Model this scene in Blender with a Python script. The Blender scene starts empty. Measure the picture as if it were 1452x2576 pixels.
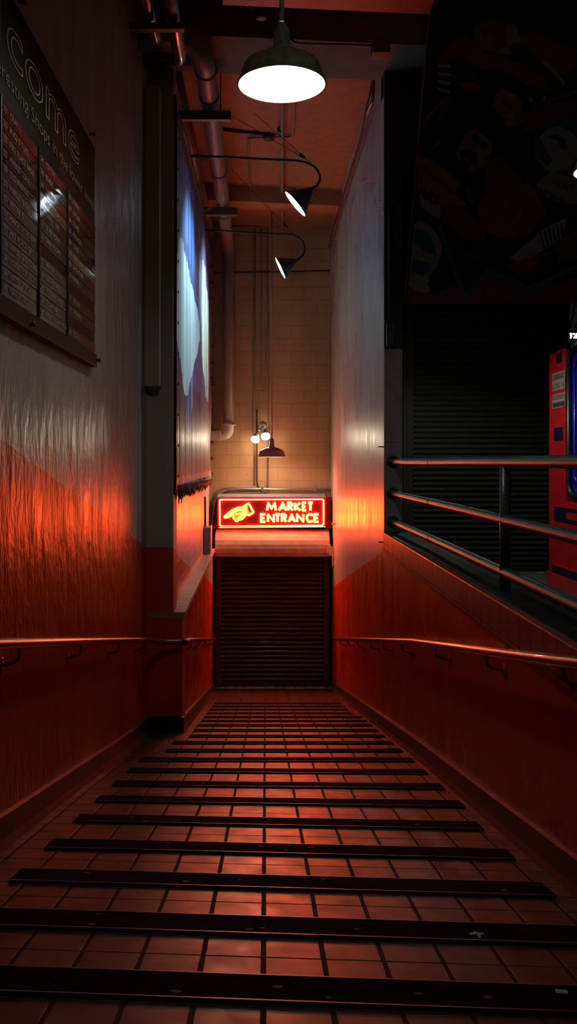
import bpy, bmesh, math, random
from mathutils import Vector, Matrix
random.seed(7)
R = random.Random(11)
PI = math.pi
S = bpy.context.scene
COL = S.collection
EYE = 3.55            # eye height above the foot of the ramp
F = 2200.0            # focal length in pixels of the 1452x2576 frame
HX, HY = 668.0, 1162.0

def at(px, py, Y):                     # a point seen at (px,py), standing at distance Y
    return Vector(((px-HX)*Y/F, Y, EYE+(HY-py)*Y/F))
def ramp(Y, X=0.0):                    # ramp surface height
    c = 0.037*max(0.0, min(1.35, (5.8-Y)/3.9))
    return EYE-0.811-0.199*Y-c*X
RS = 0.199

# ------------------------------------------------------------------ materials
M = {}
def nodes(name):
    m = bpy.data.materials.new(name); m.use_nodes = True
    nt = m.node_tree; b = nt.nodes['Principled BSDF']
    M[name] = m
    return m, nt, b
def N(nt, t, **k):
    n = nt.nodes.new(t)
    for a, v in k.items():
        if a.startswith('_'): n.inputs[a[1:].replace('_', ' ')].default_value = v
        else: setattr(n, a, v)
    return n
def mapping(nt, scale):
    g = N(nt, 'ShaderNodeNewGeometry'); mp = N(nt, 'ShaderNodeMapping')
    nt.links.new(g.outputs['Position'], mp.inputs['Vector'])
    mp.inputs['Scale'].default_value = scale
    return mp
def noise(nt, scale_vec, s=1.0, detail=4.0, rough=.55):
    mp = mapping(nt, scale_vec); n = N(nt, 'ShaderNodeTexNoise')
    n.inputs['Scale'].default_value = s; n.inputs['Detail'].default_value = detail; n.inputs['Roughness'].default_value = rough
    nt.links.new(mp.outputs[0], n.inputs['Vector'])
    return n.outputs['Fac']
def ramp_node(nt, fac, stops):
    r = N(nt, 'ShaderNodeValToRGB'); e = r.color_ramp.elements
    while len(e) < len(stops): e.new(.5)
    for i, (p, c) in enumerate(stops):
        e[i].position = p; e[i].color = c if len(c) == 4 else (*c, 1)
    nt.links.new(fac, r.inputs[0]); return r.outputs[0]
def mix(nt, fac, a, b, mode='MIX'):
    m = N(nt, 'ShaderNodeMix', data_type='RGBA', blend_type=mode)
    for s, v in ((m.inputs[0], fac), (m.inputs[6], a), (m.inputs[7], b)):
        if isinstance(v, (int, float)): s.default_value = v
        elif isinstance(v, tuple): s.default_value = v if len(v) == 4 else (*v, 1)
        else: nt.links.new(v, s)
    return m.outputs[2]
def math_(nt, op, a, b=None, c=None):
    m = N(nt, 'ShaderNodeMath', operation=op)
    for i, v in enumerate((a, b, c)):
        if v is None: continue
        if isinstance(v, (int, float)): m.inputs[i].default_value = v
        else: nt.links.new(v, m.inputs[i])
    return m.outputs[0]
def bump(nt, b, h, strength=.3, dist=.01):
    n = N(nt, 'ShaderNodeBump'); n.inputs['Strength'].default_value = strength; n.inputs['Distance'].default_value = dist
    nt.links.new(h, n.inputs['Height']); nt.links.new(n.outputs[0], b.inputs['Normal']); return n
def simple(name, col, rough=.5, metal=0.0, var=.12, sc=(9, 9, 9), bmp=0.0, bsc=(30, 30, 30), coat=0.0, spec=.5):
    m, nt, b = nodes(name)
    f = noise(nt, sc)
    lo = tuple(c*(1-var*1.6) for c in col); hi = tuple(min(1, c*(1+var)) for c in col)
    nt.links.new(ramp_node(nt, f, [(.3, lo), (.7, hi)]), b.inputs['Base Color'])
    b.inputs['Roughness'].default_value = rough; b.inputs['Metallic'].default_value = metal
    b.inputs['Specular IOR Level'].default_value = spec
    b.inputs['Coat Weight'].default_value = coat
    if bmp: bump(nt, b, noise(nt, bsc), bmp, .01)
    return m
def emit(name, col, strength):
    m, nt, b = nodes(name)
    b.inputs['Base Color'].default_value = (*[min(1, c) for c in col], 1)
    b.inputs['Emission Color'].default_value = (*col, 1)
    b.inputs['Emission Strength'].default_value = strength
    return m

WHITE = (.50, .45, .42); ORANGE = (.62, .052, .003)
def wall_paint(name, offset=1.555, streak=.5, bscale=(7, 7, 1.2), rough=.34, blocks=False, white=WHITE, allwhite=False):
    """Painted wall: orange below a line parallel to the ramp, off-white above."""
    m, nt, b = nodes(name)
    g = N(nt, 'ShaderNodeNewGeometry'); sp = N(nt, 'ShaderNodeSeparateXYZ'); nt.links.new(g.outputs['Position'], sp.inputs[0])
    x, y, z = sp.outputs
    grime = noise(nt, (2.2, 2.2, .8), 1.0, 6)
    spots = noise(nt, (26, 26, 26), 1.0, 2)
    wcol = ramp_node(nt, grime, [(.25, tuple(c*.72 for c in white)), (.75, tuple(min(1, c*1.12) for c in white))])
    wcol = mix(nt, ramp_node(nt, spots, [(.73, (0, 0, 0)), (.76, (1, 1, 1))]), wcol, (.05, .04, .03))
    if not allwhite:
        ocol = ramp_node(nt, grime, [(.25, tuple(c*.8 for c in ORANGE)), (.8, tuple(c*1.2 for c in ORANGE))])
        v = math_(nt, 'ADD', z, math_(nt, 'MULTIPLY', y, RS))
        v = math_(nt, 'ADD', v, math_(nt, 'MULTIPLY', math_(nt, 'SUBTRACT', noise(nt, (9, 9, 9)), .5), .02))
        fac = math_(nt, 'LESS_THAN', v, EYE-0.811+offset)
        col = mix(nt, fac, wcol, ocol)
    else: col = wcol
    nt.links.new(col, b.inputs['Base Color'])
    b.inputs['Roughness'].default_value = rough
    rr = noise(nt, (5, 5, 1.6), 1, 4)
    nt.links.new(ramp_node(nt, rr, [(.3, (rough-.08,)*3), (.7, (rough+.1,)*3)]), b.inputs['Roughness'])
    h = noise(nt, bscale, 1.0, 5)
    h = math_(nt, 'ADD', h, math_(nt, 'MULTIPLY', noise(nt, (40, 40, 25), 1, 2), .12))
    if blocks:
        cx = N(nt, 'ShaderNodeCombineXYZ')
        src = x if blocks == 'x' else y
        nt.links.new(src, cx.inputs[0]); nt.links.new(z, cx.inputs[1])
        br = N(nt, 'ShaderNodeTexBrick', offset=.5)
        br.inputs['Scale'].default_value = 1.0; br.inputs['Brick Width'].default_value = .406; br.inputs['Row Height'].default_value = .2032
        br.inputs['Mortar Size'].default_value = .006; br.inputs['Mortar Smooth'].default_value = .3
        nt.links.new(cx.outputs[0], br.inputs['Vector'])
        h = math_(nt, 'SUBTRACT', math_(nt, 'MULTIPLY', h, .35), math_(nt, 'MULTIPLY', br.outputs['Fac'], .5))
        col2 = mix(nt, math_(nt, 'MULTIPLY', br.outputs['Fac'], .22), col, (.06, .04, .03))
        nt.links.new(col2, b.inputs['Base Color'])
    bump(nt, b, h, streak, .02)
    return m

wall_paint('painted_wall_rough', streak=1.0, bscale=(7, 7, 3.0), rough=.35)
wall_paint('painted_wall_smooth', streak=.10, bscale=(3, 3, .6), rough=.33)
wall_paint('painted_pilaster', streak=.12, bscale=(5, 5, 3), rough=.6)
wall_paint('painted_blocks_side', streak=.7, bscale=(22, 22, 3), rough=.33, blocks='y')
wall_paint('painted_low_wall', streak=.35, bscale=(14, 14, 2), rough=.28)
wall_paint('painted_blocks_back', streak=.6, bscale=(6, 6, 6), rough=.55, blocks='x', allwhite=True, white=(.62, .33, .16))
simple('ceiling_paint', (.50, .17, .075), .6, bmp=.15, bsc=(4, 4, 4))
simple('beam_concrete', (.20, .17, .14), .75, bmp=.2, bsc=(8, 8, 8))
simple('red_paint', (.55, .04, .02), .45, bmp=.2, bsc=(10, 10, 10))
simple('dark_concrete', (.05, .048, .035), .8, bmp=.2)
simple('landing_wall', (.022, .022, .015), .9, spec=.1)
simple('column_grey', (.40, .35, .36), .6, bmp=.15, bsc=(12, 12, 4))
simple('base_tile', (.10, .028, .014), .45, bmp=.1)
simple('strip_rubber', (.010, .007, .006), .9, spec=.03, bmp=.4, bsc=(90, 90, 90), var=.5, sc=(14, 14, 14))
simple('strip_edge', (.16, .13, .10), .35, metal=.9)
simple('black_metal', (.012, .012, .013), .4, bmp=.05)
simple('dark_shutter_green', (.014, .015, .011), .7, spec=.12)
simple('shutter_maroon', (.10, .055, .06), .34, metal=.55, var=.2, sc=(3, 3, 20))
simple('shutter_frame', (.10, .035, .03), .5)
simple('hood_paint', (.66, .50, .40), .5)
simple('pipe_grey', (.22, .17, .16), .33, coat=.3)
simple('pipe_big', (.30, .18, .14), .42)
simple('pipe_enamel', (.16, .13, .15), .16, coat=.6, bmp=.03)
simple('conduit', (.36, .28, .22), .4)
simple('conduit_steel', (.45, .42, .38), .35, metal=.8)
simple('conduit_dark', (.07, .04, .03), .45)
simple('strut_steel', (.13, .12, .08), .5, metal=.4)
simple('enamel_grey', (.70, .67, .68), .45, var=.3, sc=(20, 20, 20))
simple('enamel_white', (.85, .85, .82), .4)
simple('rim_cream', (.7, .68, .5), .4)
simple('enamel_red', (.32, .10, .08), .45)
simple('rail_green', (.055, .068, .054), .36, bmp=.05, bsc=(30, 30, 30), spec=.4)
simple('rail_orange', (.32, .05, .012), .26, bmp=.06, bsc=(25, 25, 25), coat=.3)
simple('rail_worn', (.012, .010, .009), .5, bmp=.4)
simple('box_grey', (.42, .40, .50), .5)
simple('plate_dark', (.035, .04, .05), .4)
simple('button_amber', (.45, .16, .02), .35)
simple('button_red', (.30, .03, .06), .35)
simple('board_black', (.010, .012, .008), .6, spec=.15)
simple('board_brown', (.045, .018, .010), .6, spec=.2)
simple('board_maroon', (.05, .012, .006), .6, spec=.15)
simple('panel_gloss', (.075, .030, .020), .05, bmp=.008, bsc=(9, 9, 9), coat=.35, var=.3, sc=(4, 4, 4))
simple('panel_yellow', (.30, .13, .01), .1, coat=1.0)
simple('letter_cream', (.70, .60, .45), .5)
simple('letter_panel', (.40, .33, .26), .5)
simple('letter_gold', (.26, .22, .12), .5)
simple('sign_red', (.35, .012, .010), .5)
simple('sign_face', (.055, .003, .010), .4)
simple('sign_top', (.45, .40, .36), .5)
simple('letter_face', (.85, .60, .22), .5)
simple('cuff_dark', (.06, .004, .002), .5)
simple('banner_hem', (.06, .02, .02), .35)
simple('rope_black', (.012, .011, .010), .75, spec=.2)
simple('machine_red', (.52, .012, .018), .3, coat=.3, bmp=.05, bsc=(6, 6, 6))
simple('machine_blue', (.006, .012, .30), .28, coat=.3)
simple('machine_navy', (.006, .009, .035), .4)
simple('sticker', (.26, .20, .15), .6)
simple('sticker_ink', (.03, .03, .04), .6)
simple('sticker_grey', (.42, .47, .46), .5)
simple('far_wall', (.42, .48, .42), .7)
simple('landing_floor', (.10, .095, .08), .5, bmp=.1)
simple('paper_white', (.62, .58, .55), .7)
simple('paper_tan', (.30, .20, .10), .7)
simple('leaf_dark', (.03, .035, .015), .7)
simple('gum_brown', (.16, .06, .04), .7)
simple('cobweb', (.8, .72, .6), .7)
simple('bulb_cap', (.30, .29, .26), .5)
emit('bulb_cold', (1.0, .93, .86), 135)
emit('bulb_right', (.95, .96, 1.0), 22)
emit('bulb_landing_added', (1.0, .97, .88), 1500)
emit('bulb_spot', (.70, .88, 1.0), 26)
emit('bulb_flood', (1.0, .85, .58), 95)
emit('bulb_far', (1.0, .80, .60), 260)
emit('tube_far_room', (.75, .92, 1.0), 4)
emit('neon_border', (1.0, .052, .014), 66)
emit('neon_letter', (1.0, .095, .012), 62)

def tiles(name, ux, uy, base, grout, wx, wy, ox, oy, rough=.3, g=.011, axis='xy', spec=.5):
    m, nt, b = nodes(name); b.inputs['Specular IOR Level'].default_value = spec
    ge = N(nt, 'ShaderNodeNewGeometry'); sp = N(nt, 'ShaderNodeSeparateXYZ'); nt.links.new(ge.outputs['Position'], sp.inputs[0])
    ch = dict(x=sp.outputs[0], y=sp.outputs[1], z=sp.outputs[2])
    a, c = ch[axis[0]], ch[axis[1]]
    u = math_(nt, 'DIVIDE', math_(nt, 'SUBTRACT', a, ox), wx)
    v = math_(nt, 'DIVIDE', math_(nt, 'SUBTRACT', c, oy), wy)
    def edge(t, w, gg):
        fr = math_(nt, 'FRACT', t); d = math_(nt, 'MINIMUM', fr, math_(nt, 'SUBTRACT', 1.0, fr))
        return math_(nt, 'MULTIPLY', d, w)
    d = math_(nt, 'MINIMUM', math_(nt, 'MULTIPLY', edge(u, wx, g), ux), math_(nt, 'MULTIPLY', edge(v, wy, g), uy))
    wob = math_(nt, 'MULTIPLY', math_(nt, 'SUBTRACT', noise(nt, (35, 35, 35), 1, 3), .5), .0035)
    d = math_(nt, 'ADD', d, wob)
    mask = ramp_node(nt, math_(nt, 'DIVIDE', d, g), [(.30, (0, 0, 0)), (.52, (1, 1, 1))])
    cv = N(nt, 'ShaderNodeCombineXYZ'); nt.links.new(math_(nt, 'FLOOR', u), cv.inputs[0]); nt.links.new(math_(nt, 'FLOOR', v), cv.inputs[1])
    wn = N(nt, 'ShaderNodeTexWhiteNoise'); nt.links.new(cv.outputs[0], wn.inputs['Vector'])
    tcol = ramp_node(nt, wn.outputs['Value'], [(0, tuple(k*.75 for k in base)), (1, tuple(k*1.2 for k in base))])
    dirt = noise(nt, (7, 7, 7), 1, 7, .7)
    tcol = mix(nt, ramp_node(nt, dirt, [(.30, (1, 1, 1)), (.52, (0, 0, 0))]), tcol, tuple(k*.45 for k in base))
    nt.links.new(mix(nt, mask, grout, tcol), b.inputs['Base Color'])
    rf = ramp_node(nt, noise(nt, (11, 11, 11), 1, 5), [(.3, (rough-.07,)*3), (.75, (rough+.12,)*3)])
    nt.links.new(mix(nt, mask, (.85, .85, .85), rf), b.inputs['Roughness'])
    h = math_(nt, 'ADD', mask, math_(nt, 'MULTIPLY', noise(nt, (14, 14, 14), 1, 4), .22))
    h = math_(nt, 'ADD', h, math_(nt, 'MULTIPLY', wn.outputs['Value'], .15))
    bump(nt, b, h, .5, .004)
    return m
tiles('ramp_tiles', .8, 1.25, (.105, .022, .007), (.018, .010, .008), .1524, .149, -.005, 2.2066-.149*20, rough=.36, spec=.38)
tiles('threshold_tiles', 1, 1, (.34, .36, .27), (.06, .05, .04), .1524, .1524, -.005, 0, rough=.4)
tiles('curb_face_tiles', 1, 1, (.24, .055, .030), (.03, .01, .008), .1524, .5, 0, 3.3, rough=.4, g=.008, axis='yz')
tiles('curb_top_tiles', 1, 1, (.022, .023, .016), (.02, .02, .015), .1524, .1524, 1.03, 0, rough=.75, g=.008, axis='xy', spec=.12)

# ------------------------------------------------------------------ mesh tools
class MB:
    def __init__(s): s.v = []; s.f = []; s.m = []; s.sm = []; s.mats = []
    def mi(s, mat):
        if mat not in s.mats: s.mats.append(mat)
        return s.mats.index(mat)
    def add(s, vs, fs, mat, smooth=False):
        o = len(s.v); s.v += [Vector(p) for p in vs]; k = s.mi(mat)
        for f in fs: s.f.append([i+o for i in f]); s.m.append(k); s.sm.append(smooth)
        return s
    def box(s, lo, hi, mat, rot=None, piv=None):
        x0, y0, z0 = lo; x1, y1, z1 = hi
        vs = [Vector(p) for p in ((x0,y0,z0),(x1,y0,z0),(x1,y1,z0),(x0,y1,z0),(x0,y0,z1),(x1,y0,z1),(x1,y1,z1),(x0,y1,z1))]
        if rot is not None:
            c = Vector(piv) if piv is not None else sum(vs, Vector())/8
            vs = [c+rot@(p-c) for p in vs]
        return s.add(vs, [(0,3,2,1),(4,5,6,7),(0,1,5,4),(1,2,6,5),(2,3,7,6),(3,0,4,7)], mat)
    def bbox(s, lo, hi, mat, b=.006):      # bevelled box
        bm = bmesh.new(); bmesh.ops.create_cube(bm, size=1)
        L, H = Vector(lo), Vector(hi); c = (L+H)/2; d = H-L
        for v in bm.verts: v.co = Vector((v.co.x*d.x, v.co.y*d.y, v.co.z*d.z))+c
        bmesh.ops.bevel(bm, geom=list(bm.edges), offset=min(b, min(abs(k) for k in d)*.45), segments=2, affect='EDGES', profile=.6)
        bm.verts.index_update()
        s.add([v.co.copy() for v in bm.verts], [[v.index for v in f.verts] for f in bm.faces], mat); bm.free(); return s
    def tube(s, pts, r, mat, n=12, cap=True, closed=False):
        pts = [Vector(p) for p in pts]; k = len(pts)
        rs = r if isinstance(r, (list, tuple)) else [r]*k
        def tan(i):
            if closed: return (pts[(i+1) % k]-pts[i-1]).normalized()
            a = pts[max(0, i-1)]; b = pts[min(k-1, i+1)]; return (b-a).normalized()
        t0 = tan(0); up = Vector((0, 0, 1)) if abs(t0.z) < .9 else Vector((0, 1, 0))
        nrm = t0.cross(up).normalized(); vs = []; pt = t0
        for i in range(k):
            t = tan(i); q = pt.rotation_difference(t); nrm = (q@nrm).normalized(); nrm = (nrm-t*nrm.dot(t)).normalized(); bi = t.cross(nrm); pt = t
            rr = rs[i]
            if 0 < i < k-1 or closed:
                d1 = (pts[i]-pts[i-1]).normalized(); rr = rr
            for j in range(n):
                a = 2*PI*j/n; vs.append(pts[i]+(nrm*math.cos(a)+bi*math.sin(a))*rr)
        fs = []
        for i in range(k if closed else k-1):
            i2 = (i+1) % k
            for j in range(n): fs.append((i*n+j, i*n+(j+1) % n, i2*n+(j+1) % n, i2*n+j))
        s.add(vs, fs, mat, True)
        if cap and not closed:
            o = len(s.v)-len(vs); kk = s.mi(mat)
            s.f.append([o+j for j in range(n)][::-1]); s.m.append(kk); s.sm.append(False)
            s.f.append([o+(k-1)*n+j for j in range(n)]); s.m.append(kk); s.sm.append(False)
        return s
    def lathe(s, prof, c, mat, n=40, axis=None, smooth=True):   # prof: (r, h) along axis from c
        ax = Vector(axis).normalized() if axis else Vector((0, 0, 1))
        q = Vector((0, 0, 1)).rotation_difference(ax); c = Vector(c); vs = []
        for r, h in prof:
            for j in range(n):
                a = 2*PI*j/n; vs.append(c+q@Vector((r*math.cos(a), r*math.sin(a), h)))
        fs = [(i*n+j, i*n+(j+1) % n, (i+1)*n+(j+1) % n, (i+1)*n+j) for i in range(len(prof)-1) for j in range(n)]
        return s.add(vs, fs, mat, smooth)
    def prism(s, pts, d, mat):         # closed polygon pts extruded by vector d
        d = Vector(d); n = len(pts); vs = [Vector(p) for p in pts]+[Vector(p)+d for p in pts]
        fs = [tuple(range(n))[::-1], tuple(range(n, 2*n))]+[(i, (i+1) % n, (i+1) % n+n, i+n) for i in range(n)]
        return s.add(vs, fs, mat)
    def text(s, body, mapf, mat, x0, x1, y0, y1, extrude=0.0, outline=0.0, fit='box'):
        """Lettering fitted in the box x0..x1, y0..y1 of a plane; mapf(u,v,w) places it."""
        cu = bpy.data.curves.new('t', 'FONT'); cu.body = body; cu.size = 1; cu.resolution_u = 3
        cu.extrude = .01
        if outline: cu.fill_mode = 'NONE'; cu.extrude = 0; cu.bevel_depth = outline; cu.bevel_resolution = 0
        ob = bpy.data.objects.new('t', cu); COL.objects.link(ob)
        dg = bpy.context.evaluated_depsgraph_get(); dg.update(); me = ob.evaluated_get(dg).to_mesh()
        vs = [v.co.copy() for v in me.vertices]; fs = [tuple(p.vertices) for p in me.polygons]
        ob.evaluated_get(dg).to_mesh_clear(); bpy.data.objects.remove(ob); bpy.data.curves.remove(cu)
        if not vs: return s
        a0 = min(v.x for v in vs); a1 = max(v.x for v in vs); b0 = min(v.y for v in vs); b1 = max(v.y for v in vs)
        zs = max(abs(v.z) for v in vs) or 1
        return s.add([mapf(x0+(v.x-a0)/(a1-a0)*(x1-x0), y0+(v.y-b0)/(b1-b0)*(y1-y0), v.z/zs*extrude) for v in vs], fs, mat)
    def build(s, name, parent=None):
        root = Vector((0, 0, 0)); p = parent
        while p is not None: root += p.location; p = p.parent
        me = bpy.data.meshes.new(name)
        me.from_pydata([tuple(v-root) for v in s.v], [], s.f)
        for m in s.mats: me.materials.append(M[m])
        me.polygons.foreach_set('material_index', s.m); me.polygons.foreach_set('use_smooth', s.sm); me.update()
        o = bpy.data.objects.new(name, me); COL.objects.link(o)
        if parent is not None: o.parent = parent
        return o
def tag(o, label=None, cat=None, group=None, kind=None):
    if label: o['label'] = label
    if cat: o['category'] = cat
    if group: o['group'] = group
    if kind: o['kind'] = kind
    return o
def thing(name, loc, label, cat, group=None, kind=None):
    o = bpy.data.objects.new(name, None); COL.objects.link(o); o.location = loc; o.empty_display_size = .1
    return tag(o, label, cat, group, kind)
def struct(name, mb, label, cat, parent=None):
    o = mb.build(name, parent)
    if parent is None: tag(o, label, cat, kind='structure')
    return o
def arc(c, r, a0, a1, n, u, v):
    c, u, v = Vector(c), Vector(u), Vector(v)
    return [c+u*(r*math.cos(a0+(a1-a0)*i/n))+v*(r*math.sin(a0+(a1-a0)*i/n)) for i in range(n+1)]
def rounded(pts, r=.05, n=6):           # round the corners of a polyline
    pts = [Vector(p) for p in pts]; out = [pts[0]]
    for i in range(1, len(pts)-1):
        a, b, c = pts[i-1], pts[i], pts[i+1]
        d1 = (a-b); d2 = (c-b); rr = min(r, d1.length*.49, d2.length*.49)
        p, q = b+d1.normalized()*rr, b+d2.normalized()*rr
        for k in range(n+1):
            t = k/n; out.append(p*(1-t)**2+b*2*t*(1-t)+q*t*t)
    return out+[pts[-1]]

# ------------------------------------------------------------------ setting
XL, XR = -1.0, 1.03           # near left wall, right wall
YP = 7.35                     # face of the left pilaster
YE = 7.60                     # end of the full-height right wall
YB = 13.75                    # back wall
TOP = EYE+3.7
Xlow = lambda Y: -.715-.055*(Y-7.35)/5.4
Xup = lambda Y: -.80-.07*(Y-7.35)/6.4
TILT = .045

mb = MB()                                               # ramp
ys = [-.6+.2*i for i in range(70)]; ys = [y for y in ys if y < 13.4]+[13.4]
vs = []; fs = []
for y in ys:
    for x in (-1.08, -.5, 0, .5, 1.10): vs.append((x, y, ramp(y, x)))
for i in range(len(ys)-1):
    for j in range(4):
        a = i*5+j; fs.append((a, a+1, a+6, a+5))
mb.add(vs, fs, 'ramp_tiles', True)
struct('floor', mb, 'terracotta tiled ramp running down to the shutter', 'floor')
mb = MB(); mb.box((-1.08, 13.40, ramp(13.4)-.06), (1.10, 13.9, ramp(13.4)+.004), 'threshold_tiles')
struct('trim_1', mb, 'pale tiled threshold under the maroon shutter', 'threshold')
mb = MB(); mb.box((1.29, -.6, 2.08), (6.5, 16.2, 2.14), 'landing_floor')
struct('floor_landing', mb, 'dark floor of the upper landing behind the railing', 'floor')

# near left wall: board-marked upper part
def ribbed_wall():
    mb = MB(); n = 158; z0 = -.3
    ys = [-.6+(YP+.02+.6)*i/n for i in range(n+1)]
    rows = [z0, EYE+.25, EYE+.55, EYE+.9, TOP]; vs = []
    for y in ys:
        p = (y*2.9+.3*math.sin(y*3.1)) % 1.0
        rib = .010*math.exp(-((p-.5)/.09)**2)
        for k, z in enumerate(rows):
            vs.append((XL+(rib*(0, 0, .5, 1, 1)[k]), y, z))
    fs = []; r = len(rows)
    for i in range(n):
        for k in range(r-1):
            a = i*r+k; fs.append((a, a+1, a+r+1, a+r))
    mb.add(vs, fs, 'painted_wall_rough', True)
    mb.box((XL-.25, -.6, z0), (XL-.02, YP+.3, TOP), 'painted_wall_rough')
    return mb
struct('wall_left', ribbed_wall(), 'near left wall, rough plaster painted orange below and off-white above', 'wall')
mb = MB()
mb.bbox((XL-.03, YP, -.3), (-.775, YP+.30, EYE+3.14), 'painted_pilaster', .006)
mb.bbox((XL-.03, YP+.001, -.3), (-.70, YP+.30, EYE-1.268), 'painted_pilaster', .02)
struct('wall_pilaster', mb, 'grey-white pilaster left of the painted banner', 'pilaster')
t = thing('duct_cover', (-.93, 7.28, EYE+.62), 'tall square duct cover fixed to the left pilaster face', 'duct cover')
MB().bbox((-.999, 7.17, EYE+.62), (-.868, 7.351, EYE+3.08), 'painted_pilaster', .012).build('cover', t)
MB().prism([(-.985, 7.20, EYE+.62), (-.87, 7.20, EYE+.66), (-.90, 7.345, EYE+.56), (-.95, 7.345, EYE+.55)], (0, 0, .06), 'beam_concrete').build('end_cap', t)

def quad_wall(mb, y0, y1, f, z0, z1, mat, thick=.3):
    a, b = f(y0), f(y1)
    mb.prism([(a, y0, z0), (b, y1, z0), (b-thick, y1, z0), (a-thick, y0, z0)], (0, 0, z1-z0), mat)
mb = MB(); quad_wall(mb, YP+.29, YB+.02, Xup, EYE-1.4, TOP, 'painted_blocks_side')
struct('wall_left_upper', mb, 'painted block wall behind the tall banner', 'wall')
mb = MB(); quad_wall(mb, YP+.01, 12.72, Xlow, -.3, EYE-1.30, 'painted_low_wall', .35)
struct('wall_left_lower', mb, 'low orange wall under the tiled ledge', 'wall')
mb = MB()
LZ = EYE-1.268
a0, a1 = Xlow(YP+.02)+.035, Xlow(12.75)+.035
mb.prism([(a0, YP-.005, LZ-.045), (a1, 12.75, LZ-.045), (a1-.30, 12.75, LZ-.045), (a0-.30, YP-.005, LZ-.045)], (0, 0, .045), 'conduit')
for i in range(36):
    y = YP+.15*i; w = a0+(a1-a0)*i/36
    mb.bbox((w-.20, y, LZ), (w+.003, y+.143, LZ+.006), 'conduit', .003)
struct('trim_2', mb, 'narrow worn tiled ledge along the left wall', 'ledge')

mb = MB()                                              # right full-height wall (pier end at YE)
mb.prism([(XR, YE, -.3), (XR, YB+.02, -.3), (1.19, YB+.02, -.3), (1.19, YE, -.3)], (0, 0, TOP+.3), 'painted_wall_smooth')
struct('wall_right', mb, 'smooth glossy right wall, orange below and white above', 'wall')
mb = MB()
mb.bbox((XR+.003, YE-.012, EYE-.61), (1.188, YE+.003, EYE+.17), 'column_grey', .003)
mb.bbox((XR+.003, YE-.016, EYE+.17), (1.188, YE+.003, EYE+.98), 'column_grey', .003)
mb.bbox((XR+.003, YE-.010, EYE+.98), (1.188, YE+.003, EYE+3.42), 'dark_concrete', .003)  # upper face beyond the lamplight, its shade put into a darker material
struct('trim_3', mb, 'grey cladding on the end face of the right wall', 'cladding')
mb = MB()
mb.prism([(XR, -.6, -.3), (XR, YE+.01, -.3), (1.29, YE+.01, -.3), (1.29, -.6, -.3)], (0, 0, EYE-.64+.3), 'painted_wall_smooth')
struct('wall_right_lower', mb, 'low orange wall under the landing railing', 'wall')
mb = MB()
CT = EYE-.61
mb.bbox((XR-.012, -.6, CT-.165), (XR+.05, YE-.018, CT), 'curb_face_tiles', .008)
mb.bbox((XR+.02, -.6, CT-.05), (1.30, YE-.018, CT+.002), 'curb_top_tiles', .01)
mb.bbox((1.30, 4.0, CT-.20), (1.38, YE, CT-.03), 'curb_top_tiles', .006)
struct('trim_4', mb, 'tiled curb cap below the green railing', 'curb')
mb = MB()
mb.box((-1.6, YB, -.3), (1.2, YB+.25, TOP), 'painted_blocks_back')
struct('wall_back', mb, 'painted concrete block wall above the market entrance sign', 'wall')
mb = MB()
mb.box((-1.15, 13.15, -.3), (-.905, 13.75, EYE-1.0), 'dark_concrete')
struct('wall_left_recess', mb, 'dark recess wall beside the shutter', 'wall')

def tilted_box(mb, x0, x1, y0, y1, z0, z1, mat, tl=TILT):
    vs = []
    for z in (z0, z1):
        for x, y in ((x0, y0), (x1, y0), (x1, y1), (x0, y1)): vs.append((x, y, z-tl*x))
    mb.add(vs, [(0,3,2,1),(4,5,6,7),(0,1,5,4),(1,2,6,5),(2,3,7,6),(3,0,4,7)], mat)
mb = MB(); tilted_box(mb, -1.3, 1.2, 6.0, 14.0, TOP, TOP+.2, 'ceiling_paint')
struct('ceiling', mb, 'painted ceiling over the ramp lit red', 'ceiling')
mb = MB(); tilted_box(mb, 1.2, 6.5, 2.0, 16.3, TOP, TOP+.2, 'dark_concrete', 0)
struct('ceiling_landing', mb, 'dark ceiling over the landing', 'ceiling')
mb = MB(); tilted_box(mb, -1.3, 1.2, 1.0, 6.02, TOP+.02, TOP+.22, 'dark_concrete')
struct('ceiling_front', mb, 'dark ceiling above the near lamp', 'ceiling')
mb = MB(); tilted_box(mb, -1.2, 5.0, 7.1, 7.78, EYE+3.44, TOP+.05, 'beam_concrete')
mb.box((1.03, 7.62, EYE+3.2), (5.0, 7.78, EYE+3.42), 'dark_concrete')
struct('trim_5', mb, 'dark concrete beam crossing above the near pendant lamp', 'beam')
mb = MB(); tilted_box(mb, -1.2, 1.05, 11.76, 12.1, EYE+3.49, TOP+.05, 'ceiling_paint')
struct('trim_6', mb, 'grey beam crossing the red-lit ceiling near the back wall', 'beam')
mb = MB(); tilted_box(mb, -.30, 1.15, 4.6, 6.15, EYE+3.2, TOP+.04, 'red_paint')
struct('trim_7', mb, 'red painted soffit at the top edge', 'soffit')
mb = MB()
SY = 11.3
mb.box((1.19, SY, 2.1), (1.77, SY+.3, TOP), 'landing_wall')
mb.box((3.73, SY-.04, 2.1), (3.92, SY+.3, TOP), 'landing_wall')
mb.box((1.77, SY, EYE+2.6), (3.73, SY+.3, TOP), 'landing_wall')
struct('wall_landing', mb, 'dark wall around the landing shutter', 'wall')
mb = MB()
mb.box((3.9, 15.6, 2.1), (6.6, 15.8, TOP), 'far_wall')
mb.box((3.9, 15.58, EYE+2.2), (6.6, 15.6, EYE+2.24), 'dark_concrete')
struct('wall_far', mb, 'pale grey-green wall of the lit room beyond the landing', 'wall')
mb = MB(); mb.box((6.45, 2, 2.1), (6.6, 15.6, TOP), 'landing_wall')
struct('wall_landing_right', mb, 'dark side wall of the landing', 'wall')

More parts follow.
